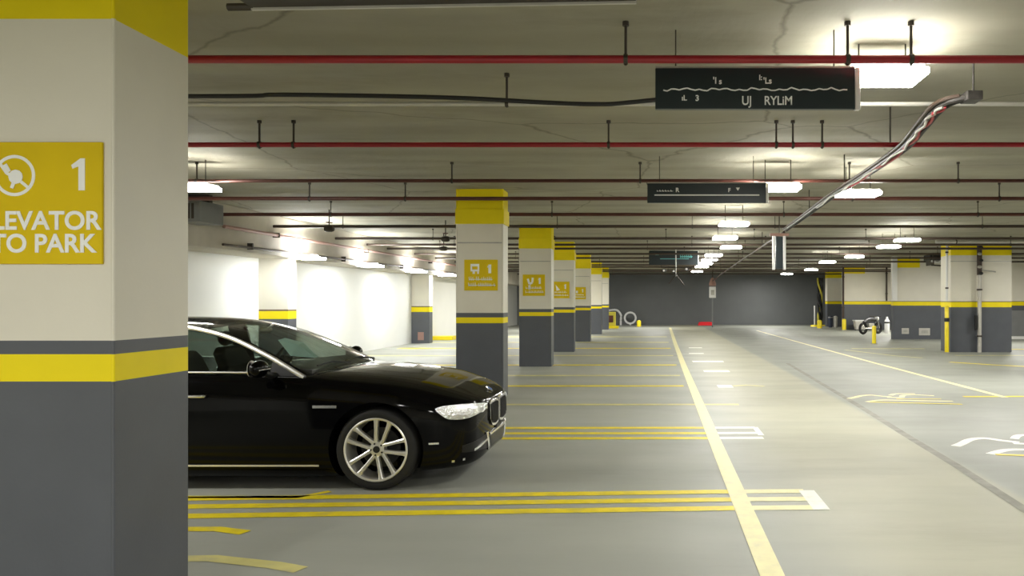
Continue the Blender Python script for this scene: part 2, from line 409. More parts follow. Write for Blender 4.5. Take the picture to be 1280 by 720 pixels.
def pillar_sign(x0, x1, y, z0, z1, label, style):
    t = thing('pillar_sign', label, 'sign', ((x0+x1)/2, y, z0)); w = (x1-x0)/2; h = z1-z0
    MB().box(-w, w, -.014, 0, 0, h).build('panel', M['sign_yellow'], t)
    Y = -.015
    if style == 0:
        mb = MB(); mb.box(-w*.62, -w*.1, Y-.002, Y, h*.62, h*.86); mb.box(-w*.5, -w*.36, Y-.002, Y, h*.54, h*.62); mb.box(-w*.22, -w*.12, Y-.002, Y, h*.54, h*.62)
        mb.build('bus_pictogram', M['sign_white'], t)
        mb = MB(); mb.box(-w*.52, -w*.2, Y-.0035, Y-.0022, h*.68, h*.78); mb.build('window_mark', M['sign_yellow'], t)
    elif style == 1:
        mb = MB(); strip2(mb, [(-w*.55, h*.8), (-w*.4, h*.55), (-w*.15, h*.62), (-w*.1, h*.85)], .05, Y); mb.box(-w*.5, -w*.3, Y-.002, Y, h*.3, h*.5)
        mb.build('pictogram', M['sign_white'], t)
    elif style == 2:
        mb = MB(); mb.prism([(-w*.6, h*.82), (-w*.1, h*.5), (-w*.5, h*.45)], lambda u, v: (u, Y, v), lambda u, v: (u, Y-.002, v)); mb.build('pictogram', M['sign_white'], t)
    else:
        mb = MB(); mb.box(-w*.5, -w*.2, Y-.002, Y, h*.5, h*.7); mb.build('pictogram', M['sign_white'], t)
    mb = MB(); mb.box(w*.45, w*.62, Y-.002, Y, h*.56, h*.84); mb.box(w*.4, w*.5, Y-.002, Y, h*.74, h*.80); mb.build('numeral', M['sign_white'], t)
    mb = MB(); glyph_row(mb, -w*.72, w*.7, h*.33, h*.12, Y, 13); mb.build('lettering', M['sign_white'], t)
    mb = MB(); glyph_row(mb, -w*.76, w*.88, h*.14, h*.12, Y, 16); mb.build('lettering', M['sign_white'], t)
pillar_sign(-3.14, -2.59, 12.3, 1.77, 2.28, 'mustard sign with bus symbol on the first pillar behind the car', 0)
pillar_sign(-3.2, -2.66, 18.1, 1.72, 2.24, 'mustard sign with blotchy white marks on the second pillar behind the car', 1)
pillar_sign(-3.2, -2.66, 23.3, 1.68, 2.20, 'mustard sign with slanted white mark on the third pillar behind the car', 2)
pillar_sign(-3.22, -2.7, 29.3, 1.66, 2.14, 'small pale mustard sign on the fourth pillar behind the car', 3)

# ------------------------------------------------------------------ overhead pipes
def pipe(name, y, z, x0, x1, r, m, label, rods, cat='pipe', jog=0, group=None):
    t = thing(name, label, cat, (0, y, z), group=group)
    n = 24; pts = [(x0 + (x1-x0)*i/n, jog*math.sin(i*1.3), .3*jog*math.sin(i*.9)) for i in range(n+1)]
    MB().tube(pts, r, 12).build('pipe_run', m, t, smooth=True)
    for x in rods:
        mb = MB(); mb.cyl((x, 0, -r*1.5), (x, 0, H-z-.001), .007 + .003*(y < 12), 6)
        mb.lathe([(r*1.0, -.014), (r*1.28, -.014), (r*1.28, .014), (r*1.0, .014)], (x, 0, 0), 'X', 12, True)
        mb.cyl((x, 0, H-z-.03), (x, 0, H-z-.001), .022, 8)
        mb.build('hanger_rod', M['rod'], t)
    return t
pl = ['bright red sprinkler pipe nearest the camera, running above the front hanging sign',
 'red sprinkler pipe second from the camera, passing below the front hanging sign',
 'thin dark red pipe just in front of the second hanging sign',
 'dark pipe crossing in front of the yellow head of the first pillar behind the car',
 'dark pipe right behind the first pillar of the left row',
 'dark pipe midway between first and second pillar of the left row',
 'dark pipe right behind the second pillar of the left row',
 'dark pipe midway between second and third pillar of the left row',
 'dark pipe just in front of the third pillar of the left row',
 'dark pipe behind the third pillar of the left row, first after it',
 'dark pipe between third and fourth pillar, second after the third',
 'dark pipe just behind the fourth pillar of the left row',
 'dark pipe midway between fourth and fifth pillar of the left row',
 'dark pipe just in front of the fifth pillar of the left row',
 'dark pipe midway between fifth and last pillar of the left row',
 'dark pipe just in front of the last pillar of the left row',
 'farthest dark pipe, close to the dark far wall']
py = [4.93, 7.63, 9.92, 11.65, 13.8, 16.0, 19.1, 21.2, 22.8, 25.4, 27.8, 30.5, 33.2, 35.2, 38.5, 40.5, 44.5]
rodx = {0: [-.19, 1.28, 1.70, 4.4], 1: [-4.05, -3.70, -.47, 1.25, 1.42, 1.72, 3.9, 6.4],
        2: [-6.1, -2.7, -.19, 2.6, 4.05, 5.8], 3: [-5.4, -3.9, -.1, 3.1, 5.4], 4: [-6, -1.9, 2.4, 6]}
for i, y in enumerate(py):
    xr = 17.9 if y < 30.9 else 13.1
    m = M['red'] if i < 2 else (M['maroon'] if i < 5 else M['brownpipe'])
    rods = rodx.get(i) or [-7 + random.random()*2 + 3.1*k for k in range(6)]
    pipe('overhead_pipe', y, 3.2, -8.19, xr, (.027, .026, .024, .03, .033)[min(i, 4)], m, pl[i], rods)
# light conduit across the ceiling plus sagging black cable
pipe('ceiling_conduit', 6.05, 3.20, -8.19, 17.9, .018, M['lightpipe'], 'pale thin conduit crossing between the two red pipes', [-5, -1.2, 3.3, 6.4], cat='conduit')
ct = [(-8.1, 6.0, 3.27), (-3.7, 6.0, 3.25), (-3.0, 6.0, 3.262), (-1.7, 6.0, 3.24), (-.9, 6.0, 3.20), (-.48, 6.0, 3.185), (-.2, 6.0, 3.2), (.5, 5.9, 3.26), (1.1, 5.8, 3.40)]
def smoothpath(p, n=6):
    out = []; P = [Vector(q) for q in p]
    for i in range(len(P)-1):
        a, b, c, d = P[max(i-1,0)], P[i], P[i+1], P[min(i+2,len(P)-1)]
        for k in range(n):
            t = k/n
            out.append(.5*((2*b)+(c-a)*t+(2*a-5*b+4*c-d)*t*t+(3*b-a-3*c+d)*t**3))
    out.append(P[-1]); return out
tag(MB().tube(smoothpath(ct), .018, 8).build('hanging_cable', M['cable'], smooth=True), 'thick black cable sagging under the ceiling and ending behind the front sign', 'cable')
# long ceiling conduit along the aisle with cables and red wrap
t = thing('cable_run', 'long steel conduit with red and black cables running down the aisle ceiling', 'conduit', (0, 0, 0))
run = [(2.34, 5.60, 3.13), (2.24, 5.68, 3.12), (2.22, 5.9, 3.11), (2.31, 6.5, 3.10), (2.44, 7.4, 3.10), (2.50, 9.0, 3.10), (2.53, 10.6, 3.10), (2.63, 13.0, 3.09), (2.73, 15.6, 3.08)]
MB().tube(smoothpath(run), .024, 10).build('steel_tube', M['rod_mid'], t, smooth=True)
MB().tube([(p[0]+.046, p[1], p[2]-.006) for p in smoothpath(run)], .021, 8).build('black_cable', M['cable'], t, smooth=True)
MB().tube([(p[0]-.042, p[1], p[2]+.014) for p in smoothpath(run)], .016, 8).build('dark_cable', M['brownpipe'], t, smooth=True)
MB().tube([(p[0]+.01+.02*math.sin(k*1.2), p[1], p[2]-.026+.006*math.cos(k*1.2)) for k, p in enumerate(smoothpath(run)[8:34])], .014, 8).build('red_wrap', M['tapered_red'], t, smooth=True)
MB().tube([(p[0]-.012+.016*math.sin(k*1.7+1), p[1], p[2]-.028+.006*math.cos(k*1.1)) for k, p in enumerate(smoothpath(run)[8:40])], .012, 8).build('white_wrap', M['galv'], t, smooth=True)
mb = MB(); mb.box(2.33, 2.45, 5.54, 5.68, 3.10, 3.17); mb.cyl((2.40, 5.6, 3.17), (2.40, 5.6, H-.001), .008); mb.build('junction_box', M['rod_mid'], t, bevel=.008)
for p in ((2.25, 7.1), (2.4, 9.4), (2.58, 12.4)):
    MB().cyl((p[0], p[1], 3.11), (p[0], p[1], H-.001), .008, 6).build('hanger_rod', M['rod'], t)
t = thing('cable_run', 'thin far end of the aisle conduit leading down to the far hanging signal', 'conduit', (0, 0, 0))
MB().tube([(2.8, 16.1, 3.08), (2.9, 20, 3.06), (3.05, 27, 3.0), (3.3, 37, 2.9), (3.45, 44, 2.78)], .03, 8).build('steel_tube', M['brownpipe'], t, smooth=True)
MB().tube([(3.3, 34, 2.99), (3.42, 39, 2.93), (3.55, 43.8, 2.84)], .03, 8).build('red_cable', M['tapered_red'], t, smooth=True)
for p in ((2.9, 20), (3.05, 27), (3.3, 37)):
    MB().cyl((p[0], p[1], 3.0 if p[1] < 30 else 2.9), (p[0], p[1], H-.001), .01, 6).build('hanger_rod', M['rod'], t)
# steel tray at the top left edge
t = thing('cable_tray', 'pale edged steel tray hanging at the top edge above the car', 'cable tray', (-1.15, 3.63, 3.12), rz=math.radians(-2.5))
mb = MB(); mb.box(-.95, 1.05, -.2, .2, 0, .012); mb.build('tray_floor', M['rod'], t)
mb = MB(); mb.box(-.95, 1.05, .185, .2, -.012, .05); mb.box(-.95, 1.05, -.2, -.19, 0, .05); mb.build('side_rail', M['lightpipe'], t)
mb = MB(); mb.cyl((-1.08, .2, .01), (-.94, .2, .01), .02, 8); mb.build('end_bracket', M['rod'], t)
for x in (-.7, .8):
    MB().cyl((x, 0, .012), (x, 0, H-3.12-.001), .006, 6).build('hanger_rod', M['rod'], t)
# ceiling bits on the left
t = thing('air_duct', 'dark square duct box below the beam at the left above the car', 'duct', (-7.95, 13.0, 2.95))
MB().box(-.24, .22, -.35, .35, 0, .36).build('duct_body', M['mid_grey'], t, bevel=.01)
mb = MB(); [mb.box(-.2 + .07*k, -.16+.07*k, -.357, -.35, .05, .31) for k in range(5)]; mb.build('grille', M['rod'], t)
MB().box(-.2, .2, -.05, .05, .36, H-2.95-.001).build('ceiling_mount', M['rod'], t)
def clamp(x, y, z, label):
    t = thing('pipe_valve', label, 'valve', (x, y, z))
    MB().lathe([(0,-.09),(.05,-.09),(.065,-.05),(.065,.05),(.05,.09),(0,.09)], (0,0,0), 'X', 12).build('valve_body', M['rod'], t, smooth=True)
    mb = MB(); mb.cyl((0,0,.06), (0,0,H-z-.001), .012, 8); mb.build('hanger_stem', M['rod'], t)
    MB().lathe([(.05,.12),(.065,.12),(.065,.135),(.05,.135)], (0,0,0), 'Z', 12, True).build('hand_wheel', M['maroon'], t)
clamp(-6.6, 15.1, 3.06, 'dark valve hanging at far left above the car bonnet')
clamp(-5.75, 20.3, 3.02, 'dark valve hanging between the first pillar and the white wall')
clamp(-4.8, 17.1, 3.02, 'dark valve hanging left of the first pillar behind the car')
# wall pipes under the beam on the left
t = thing('wall_pipe', 'slim dark pipe sloping along the concrete beam over the white wall', 'pipe', (0,0,0))
MB().tube([(-8.12, 14, 2.66), (-8.12, 20, 2.69), (-8.12, 28, 2.72), (-8.12, 40, 2.76)], .025, 8).build('pipe_run', M['brownpipe'], t, smooth=True)
for y in (15, 19.5, 24, 30, 36): MB().box(-8.2, -8.09, y-.02, y+.02, 2.63, 2.76).build('bracket', M['rod'], t)
t = thing('wall_pipe', 'rusty red pipe high on the concrete beam at far left', 'pipe', (0,0,0))
MB().tube([(-8.1, 14, 3.0), (-8.1, 24, 3.03), (-8.1, 40, 3.05)], .035, 8).build('pipe_run', M['pinkish'], t, smooth=True)
for y in (16, 21, 27, 33): MB().box(-8.2, -8.06, y-.02, y+.02, 2.96, 3.06).build('bracket', M['rod'], t)

# ------------------------------------------------------------------ hanging signs
def hang_sign(x0, x1, y, z0, z1, label):
    t = thing('hanging_sign', label, 'sign', ((x0+x1)/2, y, z0)); w = (x1-x0)/2; h = z1-z0
    MB().box(-w, w-.035, -.02, .02, 0, h).build('panel', M['sign_black'], t, bevel=.004)
    MB().box(w-.033, w, -.026, .026, -.004, h+.004).build('end_cap', M['white_plastic'], t, bevel=.003)
    mb = MB(); mb.box(-w, w-.035, -.024, .024, h, h+.012); mb.build('top_rail', M['galv'], t)
    for x in (-w*.8, w*.75):
        MB().cyl((x, 0, h+.012), (x, 0, H-z0-.001), .005, 6).build('hanger_rod', M['rod'], t)
    return t, w, h
Y1 = 5.08
t, w, h = hang_sign(.006, 1.40, Y1, 2.905, 3.183, 'black hanging direction sign nearest the camera with white scrawled lettering')
def q(px, py): return ((px-818)*5.06/930 - .703, 1.6-(py-376)*5.06/930 - 2.905)
tt = []
for s, px, py_, sz, sx in (("'I", 891, 104.5, .062, 1.), ("s", 898.5, 105, .055, 1.), ("I:", 948.5, 100, .05, 1.), ("'Ls", 954, 104.5, .058, .95),
                       ("ıL", 852, 125.5, .05, 1.), ("3", 869, 126, .055, 1.), ("UJ", 927, 131, .085, .85), ("RYLiM", 955, 131, .085, .85)):
    X, Z = q(px, py_)
    tt.append(text('lettering', s, sz, M['sign_white'], t, (X, -.0215, Z), sx=sx, bold=.0012))
b3 = bmesh.new()
for o in tt:
    m3 = o.data.copy(); m3.transform(Matrix.Translation(o.location)); b3.from_mesh(m3); bpy.data.objects.remove(o)
b3.verts.ensure_lookup_table(); seen = set()
for v0 in b3.verts:
    if v0.index in seen: continue
    isl = {v0.index}; st_ = [v0]
    while st_:
        for e in st_.pop().link_edges:
            for v in e.verts:
                if v.index not in isl: isl.add(v.index); st_.append(v)
    seen |= isl
    b4 = b3.copy(); b4.verts.ensure_lookup_table()
    bmesh.ops.delete(b4, geom=[v for v in b4.verts if v.index not in isl], context='VERTS')
    m3 = bpy.data.meshes.new('letter'); b4.to_mesh(m3); b4.free(); m3.materials.append(M['sign_white'])
    o = bpy.data.objects.new('letter', m3); COL.objects.link(o); o.parent = t
b3.free()
mb = MB(); pts = []
for k in range(47):
    px = 829 + k*5; pts.append(q(px, 112.0 + 1.1*math.sin(k*1.9) + .9*math.sin(k*.7+1) - .6*(k % 5 == 2)))
strip2(mb, pts, .009, -.0235); mb.build('wavy_line', M['sign_white'], t)
t, w, h = hang_sign(-.09, 1.46, 9.52, 2.85, 3.10, 'black hanging sign second from the camera with a thin white line')
mb = MB(); mb.box(-w+.09, w-.12, -.0235, -.0205, h*.37, h*.43); mb.build('white_line', M['sign_white'], t)
mb = MB(); glyph_row(mb, -w+.12, -w+.33, h*.58, .022, -.0205, 6); mb.build('lettering', M['sign_white'], t)
text('lettering', 'R', .075, M['sign_white'], t, (-w+.36, -.0215, h*.56), bold=.002)
text('lettering', 'F', .07, M['sign_white'], t, (w-.52, -.0215, h*.56), bold=.002)
mb = MB(); mb.prism([(w-.42, h*.78), (w-.37, h*.78), (w-.395, h*.62)], lambda u, v: (u, -.0205, v), lambda u, v: (u, -.023, v)); mb.build('arrow', M['sign_white'], t)
t, w, h = hang_sign(-.2, 1.62, 27.2, 2.92, 3.46-.04, 'small far hanging sign with cyan marks over the aisle')
mb = MB(); glyph_row(mb, w*.25, w*.75, h*.5, h*.35, -.0205, 6); mb.build('lettering', M['cyan'], t)
mb = MB(); mb.box(-w*.55, w*.6, -.0235, -.0205, h*.40, h*.45); mb.box(-w*.75, -w*.6, -.0235, -.0205, h*.7, h*.78); mb.build('white_line', M['cyan'], t)
# dark bracket cluster below the far sign
t = thing('camera_bracket', 'dark cluster of cameras on crossed struts hanging below the far sign', 'camera', (.75, 25.9, 2.15))
mb = MB(); mb.cyl((0,0,.3), (0,0,H-2.15-.001), .02, 8); mb.build('hanger_rod', M['white_plastic'], t)
mb = MB(); mb.cyl((-.25,0,.05), (.12,0,.5), .018, 8); mb.cyl((.28,0,.0), (-.1,0,.5), .018, 8); mb.cyl((-.5,0,.62), (.55,0,.58), .022, 8); mb.build('strut', M['rod'], t)
for x, z in ((-.42, .5), (-.08, .48), (.36, .55)):
    cb = MB().cyl((x,-.14,z), (x+.03,.14,z), .065, 12).build('camera_body', M['trimblack'], t, smooth=True)
    MB().cyl((x,-.155,z), (x,-.14,z), .04, 12).build('lens', M['white_plastic'], cb)
# vertical double tube hanging below the conduit
t = thing('hanging_signal', 'upright hanging pair of white edged black tubes under the aisle conduit', 'signal', (2.66, 15.85, 2.28))
MB().box(-.075, .075, -.03, .03, .0, .68).build('dark_core', M['sign_black'], t)
for x in (-.12, .11): MB().box(x-.026, x+.026, -.04, .04, -.02, .7).build('white_edge', M['white_plastic'], t, bevel=.006)
MB().box(-.2, .2, -.06, .06, .70, .755).build('head_bracket', M['pinkish'], t, bevel=.005)
mb = MB(); mb.cyl((0,0,.75), (0,0,H-2.28-.001), .012, 8); mb.build('drop_rod', M['rod'], t)
# far hanging signal
t = thing('hanging_signal', 'small white box signal on a thin pole before the dark far wall', 'signal', (3.5, 44.8, 0))
MB().box(-.2, .2, -.06, .06, 1.78, 2.45).build('white_box', M['white_plastic'], t, bevel=.02)
MB().lathe([(.03, 3.0), (.12, 2.9), (.22, 2.62), (.2, 2.5), (0, 2.5)], (0,0,0), 'Z', 12).build('cap', M['pinkish'], t)
MB().box(-.1, .1, -.075, -.06, 1.95, 2.25).build('marking', M['galv'], t)
mb = MB(); mb.cyl((0,0,.0), (0,0,1.78), .035, 8); mb.build('pole', M['mid_grey'], t)
MB().cyl((0,0,2.99), (0,0,H-.001), .03, 8).build('drop_rod', M['rod'], t)

# ------------------------------------------------------------------ light fixtures
def lamp_fixture(x, y, z, label, w=.56, d=.36, group=None, m='lamp'):
    t = thing('ceiling_light', label, 'light', (x, y, z), group=group)
    mb = MB(); mb.box(-w/2, w/2, -d/2, d/2, -.05, .0); mb.build('diffuser', M[m], t, bevel=.012)
    mb = MB(); mb.box(-w/2*.92, w/2*.92, -d/2*.85, d/2*.85, .001, .03); mb.build('housing', M['white_plastic'], t, bevel=.006)
    for s in (-1, 1): MB().cyl((s*w*.3, 0, .03), (s*w*.3, 0, H-z-.001), .006, 6).build('hanger_rod', M['rod'], t)
    return t
AL = [(1.64, 5.36, 3.235, 'large glaring ceiling light nearest the camera beside the front sign'),
 (1.62, 9.76, 3.10, 'bright ceiling light at the right end of the second hanging sign'),
 (1.54, 14.4, 3.10, 'third ceiling light along the aisle, just beyond the second sign'),
 (1.66, 17.5, 3.10, 'small ceiling light fourth along the aisle row'),
 (2.12, 20.6, 3.10, 'ceiling light offset to the right, fifth along the aisle row'),
 (1.92, 24.2, 3.10, 'sixth ceiling light along the aisle, start of the overlapping bright cluster'),
 (1.99, 27.0, 3.10, 'seventh aisle light, inside the bright cluster right of the far sign'),
 (2.02, 29.6, 3.10, 'eighth aisle light, inside the bright cluster right of the far sign'),
 (2.06, 32.4, 3.10, 'ninth aisle light, lower part of the bright cluster by the far sign'),
 (2.16, 37.6, 3.10, 'tenth and farthest aisle light, lowest of the bright cluster'),
 (2.82, 10.3, 3.10, 'ceiling light tucked right below the diagonal conduit'),
 (6.42, 20.4, 3.10, 'thin bright light over the right bays, nearest there, left one'),
 (6.25, 18.4, 3.12, 'faint light over the right bays just above the brighter one'),
 (6.72, 25.0, 3.10, 'ceiling light over the right bays, middle of the receding group'),
 (6.6, 28.4, 3.10, 'large looking ceiling light over the right bays left of the middle one'),
 (7.5, 35.6, 3.10, 'distant ceiling light over the right bays near the far wall'),
 (7.3, 41.0, 3.10, 'farthest ceiling light over the right bays, leftmost of them'),
 (-6.05, 9.75, 3.10, 'ceiling light half hidden by the nearest pillar edge at left')]
for x, y, z, l in AL: lamp_fixture(x, y, z, l, m='lamp_far' if (22 < y and x < 3) else 'lamp')
WL = [(17.0, 'wall side light nearest over the car windscreen'), (20.7, 'second light along the concrete beam over the white wall'),
      (24.7, 'third light along the concrete beam over the white wall'), (28.4, 'fourth light along the beam, close to the first pillar')]
for y, l in WL:
    t = thing('beam_light', l, 'light', (-7.9, y, 2.60))
    MB().box(-.27, .27, -.3, .3, -.05, .0).build('diffuser', M['lamp_wall'], t, bevel=.012)
    MB().box(-.30, .2, -.05, .05, .001, .05).build('bracket', M['white_plastic'], t)

def area(x, y, z, p, sx=.6, sy=.4, c=(1, .98, .93), rot=(0,0,0)):
    l = bpy.data.lights.new('unseen_room_lamp', 'AREA'); l.shape = 'RECTANGLE'; l.size = sx; l.size_y = sy; l.energy = p; l.color = c
    o = bpy.data.objects.new('unseen_room_lamp', l); COL.objects.link(o); o.location = (x, y, z); o.rotation_euler = rot
# unseen lamps: rows continued off frame, others added to brighten pillar fronts and far end
for x, y, p in ((1.5, 0, 50), (1.5, -4.7, 90), (-6, 5, 50), (-3.5, -1.6, 105), (-6, -5, 60), (6.6, 14, 70), (6.6, 9, 32), (6.6, 4, 26), (6.6, -2, 60), (13, 20, 80), (13, 27, 80), (12.6, 12, 60), (11.7, 36, 100), (0, 43.5, 70), (7, 46, 90),
                (-5.5, 33, 110), (-5.5, 40, 110)):
    area(x, y, 3.1, p)

# ------------------------------------------------------------------ floor paint
def quadstrip(mb, pts, wd, z=.003):
    """flat painted line along pts [(x,y)], width across"""
    L = []; R = []
    for i, p in enumerate(pts):
        a = Vector(pts[max(i-1,0)]); b = Vector(pts[min(i+1,len(pts)-1)]); d = (b-a).normalized(); n = Vector((-d.y, d.x))*wd/2
        L.append(Vector(p)+n); R.append(Vector(p)-n)
    bt = [mb.bm.verts.new((v.x, v.y, z)) for v in L]; bb = [mb.bm.verts.new((v.x, v.y, z)) for v in R]
    for i in range(len(pts)-1): mb._f([bb[i], bb[i+1], bt[i+1], bt[i]])
    return mb
tag(quadstrip(MB(), [(.686, 1.5), (.686, 4.3), (.688, 8), (.70, 12), (.72, 18), (.78, 28), (.93, 44)], .145, .005).build('lane_line', M['floor_pale']),
    'long pale yellow lane line running down the aisle to the far wall', 'marking')
tag(quadstrip(MB(), [(5.80, 12.3), (5.66, 19), (5.58, 27), (5.5, 40)], .12, .004).build('lane_line', M['floor_pale']),
    'thin pale yellow line on the right running toward the far bays', 'marking')
def stall(label, lines, wd, end=None, extra=()):
    t = thing('stall_marking', label, 'marking', (0,0,0))
    for (xa, ya, xb, yb) in lines:
        quadstrip(MB(), [(xa, ya), (.62, yb)], wd).build('stripe', M['floor_yellow'], t)
        if end: quadstrip(MB(), [(.62, yb), (xb, yb+.02)], wd).build('stripe_end', end[1], t)
    if end and len(end) > 2: quadstrip(MB(), end[2], end[3], .004).build('end_cap', M['floor_white'], t)
    for pts, w in extra: quadstrip(MB(), pts, w).build('stray_stripe', M['floor_yellow'], t)
stall('nearest triple yellow stall stripes with a white end cap crossing the lane line',
      [(-8.9, 5.74, 1.26, 6.23), (-8.9, 5.52, 1.26, 5.985), (-8.9, 5.24, 1.26, 5.735)], .125,
      (1, M['floor_pale'], [(1.28, 6.27), (1.28, 5.69)], .13),
      [([(-8.9, 6.03), (-2.9, 6.06), (-2.72, 6.24)], .07), ([(-8.9, 5.2), (-3.06, 5.21), (-2.82, 5.13)], .10)])
stall('second set of yellow stall stripes just beyond the car with pale end',
      [(-8.9, 9.30, 1.27, 9.36), (-8.9, 8.92, 1.27, 8.98), (-8.9, 8.58, 1.27, 8.66)], .14,
      (1, M['floor_white'], [(1.27, 9.40), (1.27, 8.84)], .07))
for (d, lab, m) in ((11.45, 'faint single worn stripe in front of the first pillar behind the car', 'floor_worn'),
                 (13.95, 'yellow stall stripe one pace beyond the first pillar', 'floor_yellow'),
                 (15.9, 'yellow stall stripe midway between first and second pillar', 'floor_worn'),
                 (18.5, 'yellow stall stripe at the foot of the second pillar', 'floor_yellow'),
                 (21.7, 'yellow stall stripe between second and third pillar', 'floor_worn'),
                 (25.0, 'yellow stall stripe just beyond the third pillar', 'floor_yellow'),
                 (28.6, 'yellow stall stripe at the foot of the fourth pillar', 'floor_worn'),
                 (33.0, 'yellow stall stripe between fourth and fifth pillar', 'floor_worn')):
    tag(quadstrip(MB(), [(-8.6, d-.03), (.55 if d > 12 else 1.3, d+.02)], .15 + .022*max(0, d-11), .003).build('stall_stripe', M[m]), lab, 'marking')
for (xa, xb, y, wd, lab) in ((1.18, 1.46, 13.9, .42, 'short bright white floor dash nearest in the aisle'),
       (1.12, 1.70, 16.9, .42, 'white floor dash second in the aisle'), (1.0, 1.82, 19.6, .42, 'widest white floor dash, third in the aisle'),
       (1.05, 1.5, 22.6, .35, 'short white floor dash fourth in the aisle'), (1.17, 1.62, 25.3, .35, 'farthest white floor dash in the aisle')):
    tag(quadstrip(MB(), [(xa, y), (xb, y)], wd, .003).build('floor_dash', M['floor_white']), lab, 'marking')
tag(quadstrip(MB(), [(1.48, 13.95), (1.75, 14.1), (2.05, 13.9)], .14, .003).build('floor_dash', M['floor_worn']), 'faded tail of paint right of the nearest white dash', 'marking')
for (pts, wd, m, lab) in (([(5.15, 12.4), (6.8, 12.45)], .13, 'floor_yellow', 'yellow bay stripe at right edge where the thin line ends'),
       ([(7.7, 19.4), (8.4, 18.6), (10.5, 16.9)], .2, 'floor_yellow', 'thick yellow bay stripe slanting off the right edge'),
       ([(6.2, 24.2), (7.0, 21.6), (7.5, 20.8)], .12, 'floor_worn', 'faded slanting bay stripe left of the wide pier'),
       ([(6.6, 24.9), (9.0, 24.8)], .25, 'floor_worn', 'faded yellow stripe before the right wall beyond the pier'),
       ([(8.8, 21.8), (13.5, 21.7)], .2, 'floor_worn', 'worn yellow stripe on the floor in front of the wide pier'),
       ([(11.5, 24.5), (16, 24.4)], .3, 'floor_yellow', 'broad yellow stripe at the foot of the wide pier on its right')):
    tag(quadstrip(MB(), pts, wd, .003).build('bay_stripe', M[m]), lab, 'marking')
# painted cycle symbols
def cycle(x, y, s, label, m1, m2):
    t = thing('cycle_symbol', label, 'marking', (x, y, 0)); k = s
    def P(pp): return [(v.x, v.y) for v in smoothpath([(a*k, b*k, 0) for a, b in pp], 5)]
    quadstrip(MB(), P([(-.75, .45), (-.6, .62), (-.4, .86), (-.2, .95), (-.05, .8), (.1, .68)]), .11*k, .003).build('handlebar', m1, t)
    quadstrip(MB(), P([(.0, .62), (.25, .60), (.38, .9), (.6, 1.0), (.95, .85)]), .10*k, .0035).build('frame', m1, t)
    quadstrip(MB(), P([(.15, .9), (.35, 1.15), (.7, 1.15)]), .1*k, .0038).build('saddle', m1, t)
    quadstrip(MB(), P([(-.55, .0), (-.2, .25), (.3, .18), (1.0, .1)]), .11*k, .0032).build('wheel_mark', m1, t)
    quadstrip(MB(), P([(-.5, -.02), (.1, -.12), (1.0, -.3)]), .08*k, .0042).build('lower_stroke', m2, t)  # lower stroke of the symbol in the second paint
    quadstrip(MB(), P([(.1, .4), (.9, .38)]), .06*k, .0044).build('crossbar', m2, t)
cycle(4.02, 7.75, .95, 'large white and yellow cycle symbol on the floor at the right edge', M['floor_white'], M['floor_yellow'])
cycle(3.85, 11.75, .9, 'fainter cycle symbol on the floor farther from the camera', M['floor_pale'], M['floor_yellow'])
tag(quadstrip(MB(), [(-3.4, 4.58), (-2.75, 4.62), (-2.3, 4.5), (-2.1, 4.42)], .11, .003).build('worn_mark', M['floor_worn']), 'worn pale yellow arc on the floor by the nearest pillar', 'marking')

# ------------------------------------------------------------------ things on the far floor
def bollard(x, y, h, r, label, ring=True):
    t = thing('bollard', label, 'bollard', (x, y, 0))
    MB().lathe([(0, .001), (r, .001), (r, h-r*.6), (r*.7, h-r*.15), (0, h)], (0,0,0), 'Z', 16).build('post', M['bollard'], t, smooth=True)
    MB().lathe([(r, 0.001), (r*1.7, 0.001), (r*1.7, .02), (r, .02)], (0,0,0), 'Z', 16, True).build('base_plate', M['galv'], t)
    if ring: MB().lathe([(r, h*.66), (r*1.25, h*.66), (r*1.25, h*.74), (r, h*.74)], (0,0,0), 'Z', 16, True).build('black_ring', M['trimblack'], t)
    return t
bollard(9.0, 22.9, 1.45, .062, 'tall yellow bollard with black ring at the left edge of the wide pier')
bollard(8.15, 27.6, .68, .075, 'yellow bollard standing alone between the wide pier and the motorcycle', False)
bollard(10.35, 40.6, .62, .11, 'distant yellow bollard under the thin dark drain pipe', False)
bollard(-.95, 45.5, .42, .13, 'squat yellow post before the dark far wall at left', False)
bollard(9.55, 43.0, .5, .14, 'stubby yellow post at the right end of the dark far wall', False)
def vpipe(x, y, z0, z1, r, m, label):
    t = thing('drain_pipe', label, 'pipe', (x, y, 0))
    MB().cyl((0,0,z0), (0,0,z1), r, 12).build('pipe_run', m, t, smooth=True)
    for z in (z0+(z1-z0)*.2, z0+(z1-z0)*.8): MB().lathe([(r, z), (r*1.4, z), (r*1.4, z+.05), (r, z+.05)], (0,0,0), 'Z', 12, True).build('wall_mount', M['rod'], t)
    return t
vpipe(9.08, 23.1, 1.6, H-.002, .035, M['white_plastic'], 'white drain pipe above the tall yellow bollard')
t = vpipe(10.08, 23.07, .001, 2.4, .06, M['lightpipe'], 'grey riser pipe with valves down the middle of the wide pier')
mb = MB(); mb.cyl((0,0,2.4), (0,0,H-.002), .075, 12); mb.build('upper_riser', M['brownpipe'], t, smooth=True)
for k in range(5):
    MB().sphere((.02*(-1)**k, -.06, 2.45+.2*k), .07, (1, .8, .7)).build('valve_cap', M['galv'] if k % 2 else M['trimblack'], t, smooth=True)
MB().box(-.16, -.08, -.06, 0, .7, 1.15).build('lever_box', M['trimblack'], t, bevel=.01)
MB().cyl((.08, 0, 2.55), (.5, 0, 2.5), .02, 8).build('side_branch', M['galv'], t)
vpipe(10.35, 40.8, .65, H-.002, .06, M['brownpipe'], 'thin dark drain pipe above the distant bollard')
vpipe(12.75, 40.85, 1.6, H-.002, .05, M['rod'], 'dark drain pipe on the far cream wall above the motorcycle')
